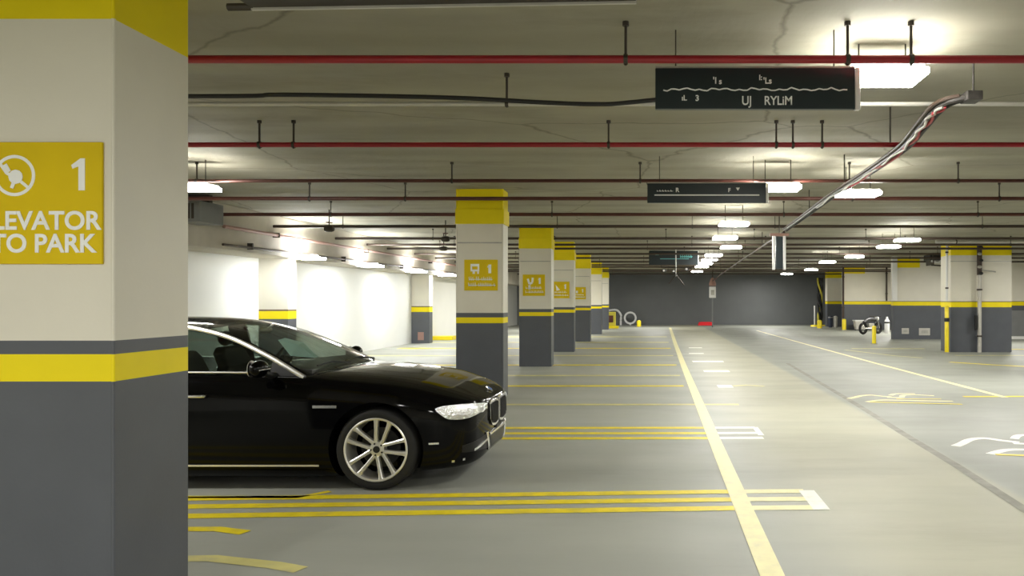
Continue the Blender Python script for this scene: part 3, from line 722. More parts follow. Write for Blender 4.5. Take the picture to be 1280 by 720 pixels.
# pale pipe over the wide pier and dark duct tangle beside it
pipe('overhead_pipe', 22.2, 3.36, 8.4, 17.9, .055, M['lightpipe'], 'thick pale pipe running over the head of the wide pier', [9.0, 12.2, 15.5])
t = thing('duct_cluster', 'dark duct with pale pipes beneath, hung left of the wide pier head', 'duct', (11.15, 29.2, 2.98))
MB().box(-.48, .48, -.4, .3, .2, .42).build('duct_body', M['trimblack'], t, bevel=.02)
mb = MB(); mb.tube(smoothpath([(-.45, -.45, .16), (-.2, -.45, .1), (0, -.45, .18), (.25, -.45, .08), (.46, -.45, .14)]), .04, 8); mb.build('pale_pipe', M['white_plastic'], t, smooth=True)
mb = MB(); mb.tube([(-.47, -.5, .0), (.1, -.5, -.04), (.47, -.5, .0)], .03, 8); mb.build('lower_pipe', M['rod'], t, smooth=True)
for x in (-.38, .38): MB().box(x-.02, x+.02, -.5, .25, .0, H-2.98-.001).build('hanger_strap', M['rod'], t)
# wall plates on the near right wall
for (x, w_, h_, z, lab) in ((10.45, .30, .24, .22, 'small grey plate low on the dark wall, left of the pair'), (11.25, .46, .30, .16, 'larger white plate low on the dark wall, right of the pair')):
    t = thing('wall_plate', lab, 'plate', (x, 31.0, z))
    MB().box(-w_/2, w_/2, -.02, 0, 0, h_).build('panel', M['lightpipe'], t, bevel=.005)
    mb = MB(); mb.box(-w_*.3, w_*.3, -.026, -.021, h_*.3, h_*.7); mb.build('inset', M['galv'], t)
# utility bin
t = thing('utility_bin', 'pale grey wheeled bin before the far cream wall', 'bin', (11.1, 40.2, 0))
mb = MB(); mb.rings([[(-.24,-.2,.06),(.24,-.2,.06),(.24,.2,.06),(-.24,.2,.06)], [(-.3,-.26,.5),(.3,-.26,.5),(.3,.26,.5),(-.3,.26,.5)]]); mb.build('tub', M['lightpipe'], t)
MB().box(-.33, .33, -.29, .29, .5, .56).build('lid', M['white_plastic'], t, bevel=.01)
for x in (-.2, .2): MB().cyl((x-.02, .15, .061), (x+.02, .15, .061), .06, 12).build('wheel', M['rubber'], t)
# motorcycle seen from the front quarter
t = thing('motorcycle', 'small parked motorcycle with round lamp left of the near right wall', 'motorcycle', (10.35, 35.6, 0), rz=math.radians(35))
for x in (-.55, .55):
    MB().lathe([(.19, -.05), (.27, -.05), (.29, 0), (.27, .05), (.19, .05)], (x, 0, .291), 'Y', 20, True).build('wheel', M['rubber'], t, smooth=True)
mb = MB(); mb.tube(smoothpath([(-.5, 0, .55), (-.2, 0, .68), (.1, 0, .70), (.35, 0, .66)]), [.09]*18+[.07], 10); mb.build('tank_and_seat', M['trimblack'], t, smooth=True)
mb = MB(); mb.box(-.25, .15, -.11, .11, .25, .52); mb.build('engine', M['galv'], t, bevel=.03)
mb = MB(); mb.tube([(.56, .07, .3), (.38, .07, .82)], .02, 8); mb.tube([(.56, -.07, .3), (.38, -.07, .82)], .02, 8); mb.build('fork', M['galv'], t)
mb = MB(); mb.tube([(.32, -.34, .86), (.40, 0, .84), (.32, .34, .86)], .016, 8); mb.build('handlebar', M['rod'], t)
MB().sphere((.47, 0, .74), .11, (.7, 1, 1)).build('head_lamp', M['white_plastic'], t, smooth=True)
mb = MB(); mb.tube([(-.5, -.1, .3), (.1, -.12, .28)], .035, 8); mb.tube([(-.55, 0, .3), (-.3, 0, .6)], .02, 8); mb.build('exhaust', M['chrome'], t, smooth=True)
# white bottle like extinguisher beside it
t = thing('gas_bottle', 'small white bottle with black band beside the motorcycle', 'bottle', (11.35, 36.3, 0))
MB().lathe([(0, .001), (.12, .001), (.12, .62), (.05, .74), (.05, .82), (0, .82)], (0,0,0), 'Z', 16).build('vessel', M['white_plastic'], t, smooth=True)
MB().lathe([(.121, .5), (.125, .5), (.125, .58), (.121, .58)], (0,0,0), 'Z', 16, True).build('band', M['trimblack'], t)
# cluster at the right end of the far wall
t = thing('hose_bundle', 'tall tangle of black and yellow hoses at the right end of the far wall', 'hose', (10.55, 47.4, 0))
for k, m in enumerate(('trimblack', 'trimblack', 'sign_edge', 'trimblack')):
    pts = [( .13*math.sin(k*1.7+j*.8) , .08*math.cos(k+j), .05 + j*.3) for j in range(11)]
    MB().tube(smoothpath(pts, 4), .065, 8).build('hose', M[m], t, smooth=True)
MB().box(-.3, .3, -.2, .2, .001, .06).build('base', M['bollard'], t, bevel=.01)
t = thing('warning_stand', 'white post on a yellow foot beside the hose tangle', 'stand', (9.95, 46.2, 0))
MB().cyl((0,0,.1), (0,0,1.3), .04, 10).build('post', M['white_plastic'], t)
MB().lathe([(0, .001), (.28, .001), (.22, .1), (0, .12)], (0,0,0), 'Z', 16).build('foot', M['bollard'], t)
for x, m, lab in ((10.55, 'navy', 'short navy bin at the far right pillar foot'), (10.85, 'lightpipe', 'short pale bin at the far right pillar foot')):
    t = thing('litter_bin', lab, 'bin', (x, 44.6, 0))
    MB().lathe([(0, .001), (.11, .001), (.13, .6), (.1, .68), (0, .7)], (0,0,0), 'Z', 14).build('drum', M[m], t, smooth=True)
    MB().lathe([(.13, .58), (.15, .58), (.15, .62), (.13, .62)], (0,0,0), 'Z', 14, True).build('rim', M['galv'], t)
# left end of far wall: pay station, white bicycle rack
t = thing('payment_kiosk', 'small yellow framed kiosk behind the last pillar', 'kiosk', (-2.5, 43.2, 0))
MB().box(-.42, .42, -.3, .3, .001, .14).build('plinth', M['bollard'], t, bevel=.01)
MB().box(-.25, .25, -.15, .15, .14, .95).build('cabinet', M['sign_edge'], t, bevel=.03)
MB().box(-.15, .12, -.165, -.15, .35, .75).build('screen', M['maroon'], t)
t = thing('bicycle_rack', 'white looped tube rack in front of the dark far wall at left', 'rack', (-2.3, 48.6, 0))
mb = MB(); mb.tube(smoothpath([(-.8, 0, .95), (-.2, 0, 1.0), (.1, 0, .7), (.1, 0, .35), (.1, 0, .001)]), .07, 8); mb.build('arched_tube', M['white_plastic'], t, smooth=True)
mb = MB(); mb.lathe([(.30, -.05), (.42, -.05), (.42, .05), (.30, .05)], (.72, 0, .48), 'Y', 20, True); mb.build('ring', M['white_plastic'], t)
mb = MB(); mb.cyl((.72, 0, .001), (.72, 0, .1), .05); mb.build('stub', M['white_plastic'], t)
t = thing('wheel_stop', 'bright red low block on the floor before the far wall', 'block', (3.3, 48.2, 0))
mb = MB(); mb.rings([[(-.5,-.25,.001),(.5,-.25,.001),(.5,.25,.001),(-.5,.25,.001)], [(-.42,-.15,.22),(.42,-.15,.22),(.42,.15,.22),(-.42,.15,.22)]]); mb.build('block_body', M['redbox'], t, bevel=.03)
mb = MB(); mb.box(-.3, .3, -.1, .1, .221, .235); mb.build('top_pad', M['redbox'], t)
# yellow kerb near white wall
tag(MB().box(-9.1, -8.2, 30.2, 30.9, .001, .16).build('yellow_kerb', M['bollard'], bevel=.02), 'low yellow kerb block by the white wall left of the first pillar', 'kerb')

# ------------------------------------------------------------------ the car
CX, CY = -2.345, 7.165
def pchip(xs, ys):
    n = len(xs); h = [xs[i+1]-xs[i] for i in range(n-1)]; d = [(ys[i+1]-ys[i])/h[i] for i in range(n-1)]
    m = [0]*n; m[0] = d[0]; m[-1] = d[-1]
    for i in range(1, n-1):
        m[i] = 0 if d[i-1]*d[i] <= 0 else 2*d[i-1]*d[i]/(d[i-1]+d[i])
    def f(x):
        x = min(max(x, xs[0]), xs[-1]); i = 0
        while i < n-2 and x > xs[i+1]: i += 1
        t = (x-xs[i])/h[i]
        return (2*t**3-3*t*t+1)*ys[i] + (t**3-2*t*t+t)*h[i]*m[i] + (-2*t**3+3*t*t)*ys[i+1] + (t**3-t*t)*h[i]*m[i+1]
    return f
T = [ # x, half width, z bottom, z shoulder, z top centre
 (-4.06,.50,.42,.84,.90), (-4.03,.66,.34,.90,.97), (-3.92,.80,.27,.94,1.03), (-3.7,.875,.22,.955,1.055), (-3.4,.915,.19,.965,1.04), (-3.0,.93,.095,.97,.985),
 (-2.4,.93,.095,.97,.96), (-1.5,.925,.095,.955,.95), (-.8,.925,.095,.945,.955), (-.6,.925,.095,.94,.995), (-.4,.925,.10,.92,.99), (0,.93,.115,.885,.955), (.3,.915,.14,.84,.905),
 (.48,.88,.15,.79,.855), (.61,.825,.155,.75,.81), (.71,.735,.165,.715,.765), (.77,.63,.185,.69,.735), (.81,.48,.22,.665,.705), (.835,.30,.29,.62,.66)]
fx = [pchip([r[0] for r in T], [r[i] for r in T]) for i in range(1, 5)]
def section(x):
    hw, zb, zs, zc = [f(x) for f in fx]
    ys = hw*.87; H0 = zs - zb
    P = [(0, zb), (.45*hw, zb), (.84*hw, zb), (.945*hw, zb+.035), (.975*hw, zb+.14*H0+.02), (.993*hw, zb+.40*H0), (hw, zb+.62*H0), (.990*hw, zb+.80*H0), (.962*hw, zb+.90*H0), (.915*hw, zs-.012),
         (ys, zs+.012), (.72*hw, zs+(zc-zs)*.45+.012), (.5*hw, zs+(zc-zs)*.74+.006), (.25*hw, zs+(zc-zs)*.94), (0, zc)]
    return P
def spline2(P, n):
    Q = smoothpath([(a, b, 0) for a, b in P], n); return [(v.x, v.y) for v in Q]
xs = []
x = -4.06
while x < .83:
    xs.append(x); x += .012 if (x > .74 or x < -3.98) else (.025 if x > .55 or x < -3.7 else .05)
xs.append(.835)
bm = bmesh.new(); rings = []
for x in xs:
    S = spline2(section(x), 3)
    half = [( -y, z) for y, z in S]                # near side (-Y)
    other = [(y, z) for y, z in S][::-1]
    loop = half + other[1:-1]
    rings.append([bm.verts.new((x, y, z)) for y, z in loop])
for a, b in zip(rings, rings[1:]):
    for i in range(len(a)):
        j = (i+1) % len(a); bm.faces.new([a[i], b[i], b[j], a[j]])
bm.faces.new(rings[0]); bm.faces.new(rings[-1][::-1])
bmesh.ops.recalc_face_normals(bm, faces=bm.faces)
BV = BVHTree.FromBMesh(bm)
me = bpy.data.meshes.new('b'); bm.to_mesh(me); bm.free()
tmp = bpy.data.objects.new('b', me); COL.objects.link(tmp)
WB = -2.975; WR = .345
cutters = []
for xx in (0, WB):
    for s in (-1, 1):
        cm = MB(); cm.cyl((xx, s*.64, .35), (xx, s*1.2, .35), .395, 48)
        c = cm.build('c', M['paint']); cutters.append(c)
        md = tmp.modifiers.new('x', 'BOOLEAN'); md.operation = 'DIFFERENCE'; md.object = c; md.solver = 'EXACT'
dg = bpy.context.evaluated_depsgraph_get(); dg.update()
cut = bpy.data.meshes.new_from_object(tmp.evaluated_get(dg))
bpy.data.objects.remove(tmp)
for c in cutters: bpy.data.objects.remove(c)

car = thing('car', 'glossy black sedan parked behind the nearest pillar, nose pointing right', 'car', (CX, CY, 0))
def zone(c, n):
    x, y, z = c; ay = abs(y); ys = fx[0](x)
    if math.hypot(x, z-.35) < .41 and ay > .6 and z > 0 and abs(n.y) < .999 and math.hypot(x, z-.35) < .397: return 'body'
    if z > fx[2](x)-.02 and ay < ys*.86 and -.55 < x < .78: return 'bonnet'
    if z > fx[2](x)-.02 and ay < ys*.80 and x < -3.72: return 'boot_lid'
    if ay > ys*.8 and .24 < z < fx[2](x)-.012 and -1.76 < x < -.62: return 'front_door' + ('R' if y < 0 else 'L')
    if ay > ys*.8 and .24 < z < fx[2](x)-.012 and -2.56 < x <= -1.76: return 'rear_door' + ('R' if y < 0 else 'L')
    if x > .44 and z < .60: return 'front_bumper'
    if x < -3.5 and z < .62: return 'rear_bumper'
    return 'body'
bm = bmesh.new(); bm.from_mesh(cut)
groups = {}
for f in bm.faces: groups.setdefault(zone(f.calc_center_median(), f.normal), []).append(f.index)
bm.free()
for g, idx in groups.items():
    b2 = bmesh.new(); b2.from_mesh(cut); b2.faces.ensure_lookup_table(); keep = set(idx)
    bmesh.ops.delete(b2, geom=[f for f in b2.faces if f.index not in keep], context='FACES')
    nm = bpy.data.meshes.new(g); b2.to_mesh(nm); b2.free(); nm.materials.clear(); nm.materials.append(M['paint'])
    nm.shade_smooth(); nm.set_sharp_from_angle(angle=math.radians(32))
    g2 = g[:-1] if g.endswith(('R', 'L')) else g
    o = bpy.data.objects.new({'front_door': 'door', 'rear_door': 'door'}.get(g2, g2), nm); COL.objects.link(o); o.parent = car
    groups[g] = o

def hit(o, d):
    r = BV.ray_cast(Vector(o), Vector(d).normalized())
    return r[0]
def patch(fn, nu, nv, name, m, parent, t0=-.01, t1=.006, smooth=True):
    """fn(u,v)-> (origin, dir). closed shell following the body"""
    mb = MB(); F = []; B = []
    for i in range(nu+1):
        f = []; b = []
        for j in range(nv+1):
            o, d = fn(i/nu, j/nv); d = Vector(d).normalized(); h_ = hit(o, d)
            if h_ is None: h_ = Vector(o) + d*.9
            f.append(mb.bm.verts.new(h_ + d*t1)); b.append(mb.bm.verts.new(h_ + d*t0))
        F.append(f); B.append(b)
    for i in range(nu):
        for j in range(nv):
            mb._f([F[i][j], F[i+1][j], F[i+1][j+1], F[i][j+1]]); mb._f([B[i][j], B[i][j+1], B[i+1][j+1], B[i+1][j]])
    for i in range(nu):
        mb._f([F[i][0], B[i][0], B[i+1][0], F[i+1][0]]); mb._f([F[i][nv], F[i+1][nv], B[i+1][nv], B[i][nv]])
    for j in range(nv):
        mb._f([F[0][j], F[0][j+1], B[0][j+1], B[0][j]]); mb._f([F[nu][j], B[nu][j], B[nu][j+1], F[nu][j+1]])
    return mb.build(name, m, parent, smooth=smooth, angle=50)
def nose(phi, z, s, x0=.1):  # phi in degrees from straight ahead
    a = math.radians(phi); return ((x0, 0, z), (math.cos(a), s*math.sin(a), 0))
def lerp(a, b, t): return a + (b-a)*t
def poly1(pts):
    f = pchip([p[0] for p in pts], [p[1] for p in pts]); return f
for s in (-1, 1):
    top = poly1([(27, .668), (40, .692), (55, .706), (62, .704), (66, .685)]); bot = poly1([(27, .625), (40, .603), (52, .580), (59, .590), (66, .672)])
    hl = patch(lambda u, v: nose(lerp(28, 65.5, u), lerp(bot(lerp(28, 65.5, u)), top(lerp(28, 65.5, u)), v), s), 26, 8, 'headlight', M['lens'], car)
    hl['label'] = 'bright reflective headlight'
    for ph in (36, 47):
        mb = MB(); c, d = nose(ph, .635, s); hp = hit(c, d) + Vector(d)*.004
        rot = Matrix.Translation(hp) @ Vector((0,0,1)).rotation_difference(Vector(d)).to_matrix().to_4x4()
        mb.lathe([(.020, 0), (.030, 0), (.030, .006), (.020, .006)], (0,0,0), 'Z', 20, True)
        for v in mb.bm.verts: v.co = rot @ v.co
        mb.build('light_ring', M['led'], hl)
    # kidney grille
    gt = poly1([(3, .672), (12, .684), (20, .682), (25, .66)]); gb = poly1([(3, .45), (12, .435), (20, .45), (25, .52)])
    kf = patch(lambda u, v: nose(lerp(3, 25, u), lerp(gb(lerp(3, 25, u)), gt(lerp(3, 25, u)), v), s), 16, 8, 'kidney_grille', M['chrome'], car, t1=.016)
    kf['label'] = 'chrome framed kidney grille'
    patch(lambda u, v: nose(lerp(5, 23, u), lerp(gb(lerp(5, 23, u))+.02, gt(lerp(5, 23, u))-.02, v), s), 16, 8, 'grille_opening', M['grilleblack'], kf, t1=.0195)
    for k in range(8):
        ph = 6 + k*2.3
        patch(lambda u, v: nose(ph + .7*u, lerp(gb(ph)+.026, gt(ph)-.026, v), s), 1, 6, 'grille_bar', M['alloy_dark'], kf, t0=.01, t1=.026)
    # outer air intake with chrome blade
    ai = patch(lambda u, v: nose(lerp(27, 52, u), lerp(.26+.03*u, .40-.05*u, v), s), 12, 5, 'side_air_intake', M['grilleblack'], car, t1=.004)
    patch(lambda u, v: nose(lerp(27, 44, u), lerp(.285, .305, v) + .06*(1-u), s), 10, 2, 'intake_blade', M['chrome'], ai, t0=0, t1=.014)
    patch(lambda u, v: nose(lerp(24, 27, v) + 4*u, lerp(.24, .41, u), s), 8, 2, 'intake_edge', M['chrome'], ai, t0=0, t1=.012)
    patch(lambda u, v: ((lerp(.44, .52, u), 0, lerp(.385, .40, v)), (0, s, 0)), 3, 2, 'side_marker', M['lens'], car)
    # sensors
    for ph, z in ((50, .22), (56, .215)):
        patch(lambda u, v: nose(ph + 1.4*u, z + .02*v, s), 2, 2, 'parking_sensor', M['satin'], car, t1=.006)
    # sill strip, gill, shoulder line
    patch(lambda u, v: ((lerp(-2.5, -.48, u), 0, lerp(.205, .219, v)), (0, s, 0)), 40, 1, 'sill_strip', M['brushed'], car, t1=.010)
    patch(lambda u, v: ((lerp(-.52, -.32, u), 0, lerp(.700, .722, v)), (0, s, 0)), 8, 2, 'fender_gill', M['chrome'], car, t1=.012)
    for xh in (-1.52, -2.42):
        mb = MB(); mb.tube(smoothpath([(xh-.1, s*.915, .80), (xh-.08, s*.955, .80), (xh+.08, s*.955, .80), (xh+.1, s*.915, .80)]), .012, 8)
        mb.build('door_handle', M['satin'], groups['front_door' + ('R' if s < 0 else 'L')] if xh > -2 else groups['rear_door' + ('R' if s < 0 else 'L')], smooth=True)
    # tail light
    tl = patch(lambda u, v: ((-3.4, 0, lerp(.72, .84, v)), (-math.cos(math.radians(lerp(35, 75, u))), s*math.sin(math.radians(lerp(35, 75, u))), 0)), 12, 4, 'tail_light', M['redbox'], car)
# lower centre intake, badge
patch(lambda u, v: nose(lerp(-24, 24, u), lerp(.25, .36, v), 1), 20, 4, 'lower_air_intake', M['grilleblack'], car, t1=.004)
patch(lambda u, v: nose(lerp(-25, 25, u), lerp(.375, .392, v), 1), 20, 2, 'intake_trim', M['chrome'], car, t1=.014)
patch(lambda u, v: nose(lerp(-9, 9, u), lerp(.40, .435, v), 1), 6, 2, 'number_plate_mount', M['trimblack'], car, t1=.016)
mb = MB(); bp = Vector((.755, 0, .752)); rot = Matrix.Translation(bp) @ Matrix.Rotation(math.radians(42), 4, 'Y')
mb.lathe([(0, .0), (.041, .0), (.041, .008), (0, .010)], (0,0,0), 'Z', 24)
for v in mb.bm.verts: v.co = rot @ v.co
bd = mb.build('bonnet_badge', M['chrome'], groups['bonnet'], smooth=True)
for k in (0, 2):
    mb = MB(); mb.prism([(0,0)] + [(.026*math.cos(PI/2*(k+j/6)), .026*math.sin(PI/2*(k+j/6))) for j in range(7)], lambda u, v: (u, v, .0101), lambda u, v: (u, v, .012))
    for v in mb.bm.verts: v.co = rot @ v.co
    mb.build('badge_quarter', M['bluebadge'], bd)

# greenhouse
yf = lambda z: .815 - .205*max(0, (z-.94)/.44)**1.15
rail = [(-.64, .945), (-.80, 1.03), (-.99, 1.125), (-1.32, 1.265), (-1.60, 1.34), (-1.85, 1.375), (-2.3, 1.39), (-2.75, 1.365), (-3.1, 1.29), (-3.4, 1.17), (-3.72, 1.0)]
cent = [(-.50, 1.0), (-.72, 1.11), (-.95, 1.215), (-1.25, 1.335), (-1.50, 1.405), (-1.80, 1.44), (-2.3, 1.452), (-2.75, 1.43), (-3.1, 1.35), (-3.45, 1.21), (-3.85, 1.045)]
R3 = smoothpath([(a, -yf(b), b) for a, b in rail], 5); C3 = smoothpath([(a, 0, b) for a, b in cent], 5)
NS = 14
def upper(i, k, s):  # k in 0..NS, s side sign
    t = k/NS; r, c = R3[i], C3[i]
    y = -r.y*(1-t)*s
    zt = r.z + (c.z-r.z)*math.sin(t*PI/2)**1.0 if False else r.z + (c.z-r.z)*(1-(1-t)**2.1)
    xt = r.x + (c.x-r.x)*(1-(1-t)**2.0)
    return Vector((xt, y, zt + .018*math.sin(min(1, t*2.5)*PI)*.4))
def ugrid(name, i0, i1, k0, k1, m, both=True, th=.012, parent=None, sides=(-1, 1)):
    mb = MB()
    for s in sides:
        top = [[mb.bm.verts.new(upper(i, k, s)) for k in range(k0, k1+1)] for i in range(i0, i1+1)]
        bot = [[mb.bm.verts.new(upper(i, k, s) - Vector((0, 0, th))) for k in range(k0, k1+1)] for i in range(i0, i1+1)]
        for i in range(i1-i0):
            for k in range(k1-k0):
                mb._f([top[i][k], top[i+1][k], top[i+1][k+1], top[i][k+1]]); mb._f([bot[i][k], bot[i][k+1], bot[i+1][k+1], bot[i+1][k]])
            mb._f([top[i][0], bot[i][0], bot[i+1][0], top[i+1][0]])
            if not both: mb._f([top[i][-1], top[i+1][-1], bot[i+1][-1], bot[i][-1]])
        for k in range(k1-k0):
            mb._f([top[0][k], top[0][k+1], bot[0][k+1], bot[0][k]]); mb._f([top[-1][k], bot[-1][k], bot[-1][k+1], top[-1][k+1]])
    return mb.build(name, m, parent or car, smooth=True, angle=40)
n = len(R3)-1
iw, ir = 21, 38     # windscreen ends / rear window starts (index on smoothed rails)
ugrid('windscreen', 0, iw, 1, NS, M['glass'], th=.006)
ugrid('rear_window', ir, n, 1, NS, M['sideglass'], th=.006)
ugrid('roof', iw, ir, 1, NS, M['paint'], th=.03)
for s in (-1, 1): ugrid('roof_rail', 0, n, 0, 1, M['paint'], both=False, th=.03, sides=(s,))
# side windows, pillars, chrome outline
belt = lambda x: .985 + .012*max(0, min(1, (-x-.8)/2.2))
for s in (-1, 1):
    def sidept(i, v):
        r = R3[i]; zb = min(belt(r.x)-.045, r.z-.002); z = zb + (r.z-zb)*v; return Vector((r.x, s*(yf(z)-.004), z))
    def spanel(name, i0, i1, m, th=.006, off=0):
        mb = MB(); nv = 8
        A = [[mb.bm.verts.new(sidept(i, v/nv) + Vector((0, s*off, 0))) for v in range(nv+1)] for i in range(i0, i1+1)]
        B = [[mb.bm.verts.new(sidept(i, v/nv) + Vector((0, s*(off-th), 0))) for v in range(nv+1)] for i in range(i0, i1+1)]
        for i in range(i1-i0):
            for v in range(nv):
                mb._f([A[i][v], A[i+1][v], A[i+1][v+1], A[i][v+1]]); mb._f([B[i][v], B[i][v+1], B[i+1][v+1], B[i+1][v]])
            mb._f([A[i][0], B[i][0], B[i+1][0], A[i+1][0]]); mb._f([A[i][nv], A[i+1][nv], B[i+1][nv], B[i][nv]])
        for v in range(nv): mb._f([A[0][v], A[0][v+1], B[0][v+1], B[0][v]]); mb._f([A[-1][v], B[-1][v], B[-1][v+1], A[-1][v+1]])
        return mb.build(name, m, car, smooth=True)
    spanel('mirror_triangle', 1, 9, M['trimblack'], th=.02)
    spanel('side_window', 9, 26, M['sideglass'])
    spanel('door_pillar', 26, 28, M['trimblack'], th=.03, off=.003)
    spanel('side_window', 28, 42, M['sideglass'])
    spanel('rear_pillar', 42, n, M['paint'], th=.03)
    mb = MB(); mb.tube([(r.x, s*(yf(r.z)+.006), r.z+.0) for r in R3[0:47]], .021, 8); mb.build('window_trim', M['brushed'], car, smooth=True)
    mb = MB(); mb.tube([(xx, s*(yf(belt(xx))+.012), belt(xx)) for xx in [-1.12-.1*k for k in range(24)]], .009, 8); mb.build('belt_trim', M['satin'], car, smooth=True)
    # mirror
    mr_ = MB().sphere((-.93, s*1.0, 1.035), .1, (.62, 1.1, .72), 20, 12).build('side_mirror', M['paint'], car, smooth=True)
    MB().tube([(-.90, s*.80, .96), (-.90, s*.9, .975), (-.92, s*.96, 1.0)], [.03, .025, .025], 10).build('mirror_arm', M['trimblack'], mr_, smooth=True)
    MB().lathe([(0, 0), (.07, 0), (.07, .004), (0, .004)], (-.995, s*1.0, 1.035), 'X', 20).build('mirror_glass', M['chrome'], mr_)
    MB().tube([(-.875, s*.93, 1.03), (-.868, s*1.0, 1.032), (-.885, s*1.08, 1.03)], .006, 8).build('turn_signal', M['satin'], mr_, smooth=True)
# cabin
mb = MB(); mb.rings([[(-.62, y, .955), (-.62, y, 1.0), (-.9, y, 1.03), (-1.2, y, 1.0), (-1.25, y, .94), (-.9, y, .93)] for y in (-.72, .72)]); mb.build('dashboard', M['seat'], car, smooth=True)
mb = MB(); rot = Matrix.Translation((-1.42, .38, 1.0)) @ Matrix.Rotation(math.radians(-68), 4, 'Y')
mb.lathe([(.165+.014*math.cos(a), .014*math.sin(a)) for a in [2*PI*k/8 for k in range(8)]], (0,0,0), 'Z', 28, True); mb.box(-.02, .02, -.16, .16, -.01, .01); mb.box(-.05, .05, -.05, .05, -.02, .02)
for v in mb.bm.verts: v.co = rot @ v.co
mb.build('steering_wheel', M['seat'], car, smooth=True)
for (x, y) in ((-1.95, -.38), (-1.95, .38), (-2.85, -.38), (-2.85, .38)):
    zt = 1.14 if x > -2.5 else 1.10
    mb = MB(); mb.rings([[(x+.12, y-.23, .93), (x+.12, y+.23, .93), (x, y+.23, .93), (x, y-.23, .93)], [(x+.05, y-.21, zt-.06), (x+.05, y+.21, zt-.06), (x-.07, y+.21, zt-.06), (x-.07, y-.21, zt-.06)],
                         [(x+.03, y-.15, zt), (x+.03, y+.15, zt), (x-.07, y+.15, zt), (x-.07, y-.15, zt)]])
    st = mb.build('seat', M['seat'], car, bevel=.02)
    MB().sphere((x-.05, y, zt+.08), .1, (.5, 1.2, .75)).build('headrest', M['seat'], st, smooth=True)
mb = MB(); mb.sphere((-1.40, 0, 1.32), .1, (.25, 1.2, .35)); mb.cyl((-1.38, 0, 1.33), (-1.33, 0, 1.37), .012, 8); mb.build('rear_view_mirror', M['galv'], car, smooth=True)
# wipers
for (y0_, y1_) in ((-.1, -.62), (.5, -.02)):
    MB().tube([(-.545, y0_, 1.012), (-.60, (y0_+y1_)/2, 1.045), (-.62, y1_, 1.03)], .009, 6).build('wiper', M['trimblack'], car, smooth=True)
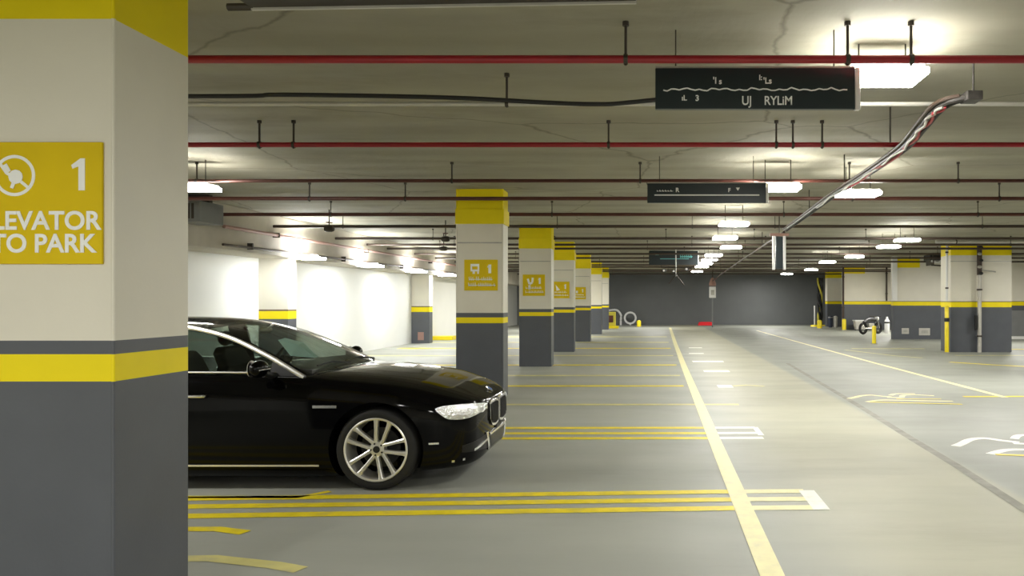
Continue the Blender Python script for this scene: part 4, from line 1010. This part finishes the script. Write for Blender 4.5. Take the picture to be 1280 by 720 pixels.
# wheels: five pairs of spokes
def make_wheel(x, s):
    y0 = s*.905
    w = MB()
    pr = [(.262, -.005), (.285, .0), (.318, .004), (.336, -.012), (.345, -.04), (.345, -.19), (.336, -.215), (.30, -.23), (.262, -.225)]
    w.lathe([(r, s*h) for r, h in pr], (x, y0, WR), 'Y', 56, True)
    wh = w.build('wheel', M['rubber'], car, smooth=True, angle=50)
    wh['label'] = 'black tyre with silver alloy rim'
    r = MB(); r.lathe([(q_, s*h) for q_, h in [(.266, -.004), (.270, .002), (.262, .006), (.252, .002), (.246, -.02), (.243, -.2), (.262, -.2), (.264, -.02)]], (x, y0, WR), 'Y', 56, True)
    rim = r.build('rim', M['alloy'], wh, smooth=True, angle=40)
    d = MB(); d.lathe([(0, s*-.12), (.17, s*-.12), (.17, s*-.15), (0, s*-.15)], (x, y0, WR), 'Y', 40); d.build('brake_disc', M['alloy_dark'], wh)
    for k in range(5):
        for sg in (-1, 1):
            a = math.radians(77 + 72*k); ao = a + sg*math.radians(13.5)
            p1 = Vector((math.cos(ao)*.256, 0, math.sin(ao)*.256)); p0 = Vector((math.cos(a+sg*.55)*.045, 0, math.sin(a+sg*.55)*.045))
            dr = (p1-p0).normalized(); nn = Vector((-dr.z, 0, dr.x))
            sp = MB(); rr = []
            for t, wd, yo in ((0, .020, -.03), (.25, .016, -.024), (.6, .016, -.014), (.88, .019, -.006), (1., .026, -.004)):
                c = p0 + (p1-p0)*t
                rr.append([Vector((x, y0, WR)) + c + nn*wd*a_ + Vector((0, s*(yo + b_), 0)) for a_, b_ in ((-1, -.035), (-.85, -.004), (-.4, .002), (.4, .002), (.85, -.004), (1, -.035))])
            sp.rings(rr); sp.build('spoke', M['alloy'], rim, smooth=True, angle=30)
    hb = MB(); hb.lathe([(0, s*-.016), (.034, s*-.016), (.036, s*-.022), (.060, s*-.026), (.068, s*-.05), (.068, s*-.08), (0, s*-.08)], (x, y0, WR), 'Y', 30); hb.build('hub', M['alloy'], rim, smooth=True)
    hc = MB(); hc.lathe([(0, s*-.010), (.028, s*-.012), (.030, s*-.018), (0, s*-.018)], (x, y0, WR), 'Y', 24); hc.build('hub_cap', M['trimblack'], rim, smooth=True)
    for k in range(5):
        a = math.radians(41+72*k); MB().cyl((x+.05*math.cos(a), y0-s*.028, WR+.05*math.sin(a)), (x+.05*math.cos(a), y0-s*.02, WR+.05*math.sin(a)), .008, 8).build('wheel_bolt', M['trimblack'], rim)
for xx in (0, WB):
    for s in (-1, 1): make_wheel(xx, s)
# pale blue sheet lying inside the windscreen
mb = MB(); mb.rings([[(-.98, .10, 1.09), (-.80, .22, 1.06), (-.83, .34, 1.062), (-1.02, .30, 1.09)], [(-1.10, .10, 1.24), (-.94, .16, 1.19), (-.97, .34, 1.20), (-1.13, .30, 1.25)]])
o = mb.build('parking_paper', M['blue'], loc=(CX-.13, CY-.2, -.012)); tag(o, 'pale blue folded paper propped on the dashboard inside the car windscreen', 'paper')

# ------------------------------------------------------------------ world, camera, colour
w = bpy.data.worlds.new('w'); bpy.context.scene.world = w; w.use_nodes = True
w.node_tree.nodes['Background'].inputs[0].default_value = (.9, .95, 1, 1); w.node_tree.nodes['Background'].inputs[1].default_value = .02
cam = bpy.data.cameras.new('camera'); co = bpy.data.objects.new('camera', cam); COL.objects.link(co)
co.location = (0, 0, 1.6); co.rotation_euler = (PI/2, 0, 0)
cam.sensor_width = 36; cam.lens = 930/1280*36; cam.shift_x = (640-818)/1280; cam.shift_y = (376-360)/1280; cam.clip_end = 200
sc = bpy.context.scene; sc.camera = co
sc.view_settings.view_transform = 'Standard'; sc.view_settings.look = 'None'; sc.view_settings.gamma = 1; sc.view_settings.use_curve_mapping = False
sc.view_settings.exposure = 1.3
sc.cycles.use_denoising = True; sc.cycles.max_bounces = 8; sc.cycles.sample_clamp_indirect = 6
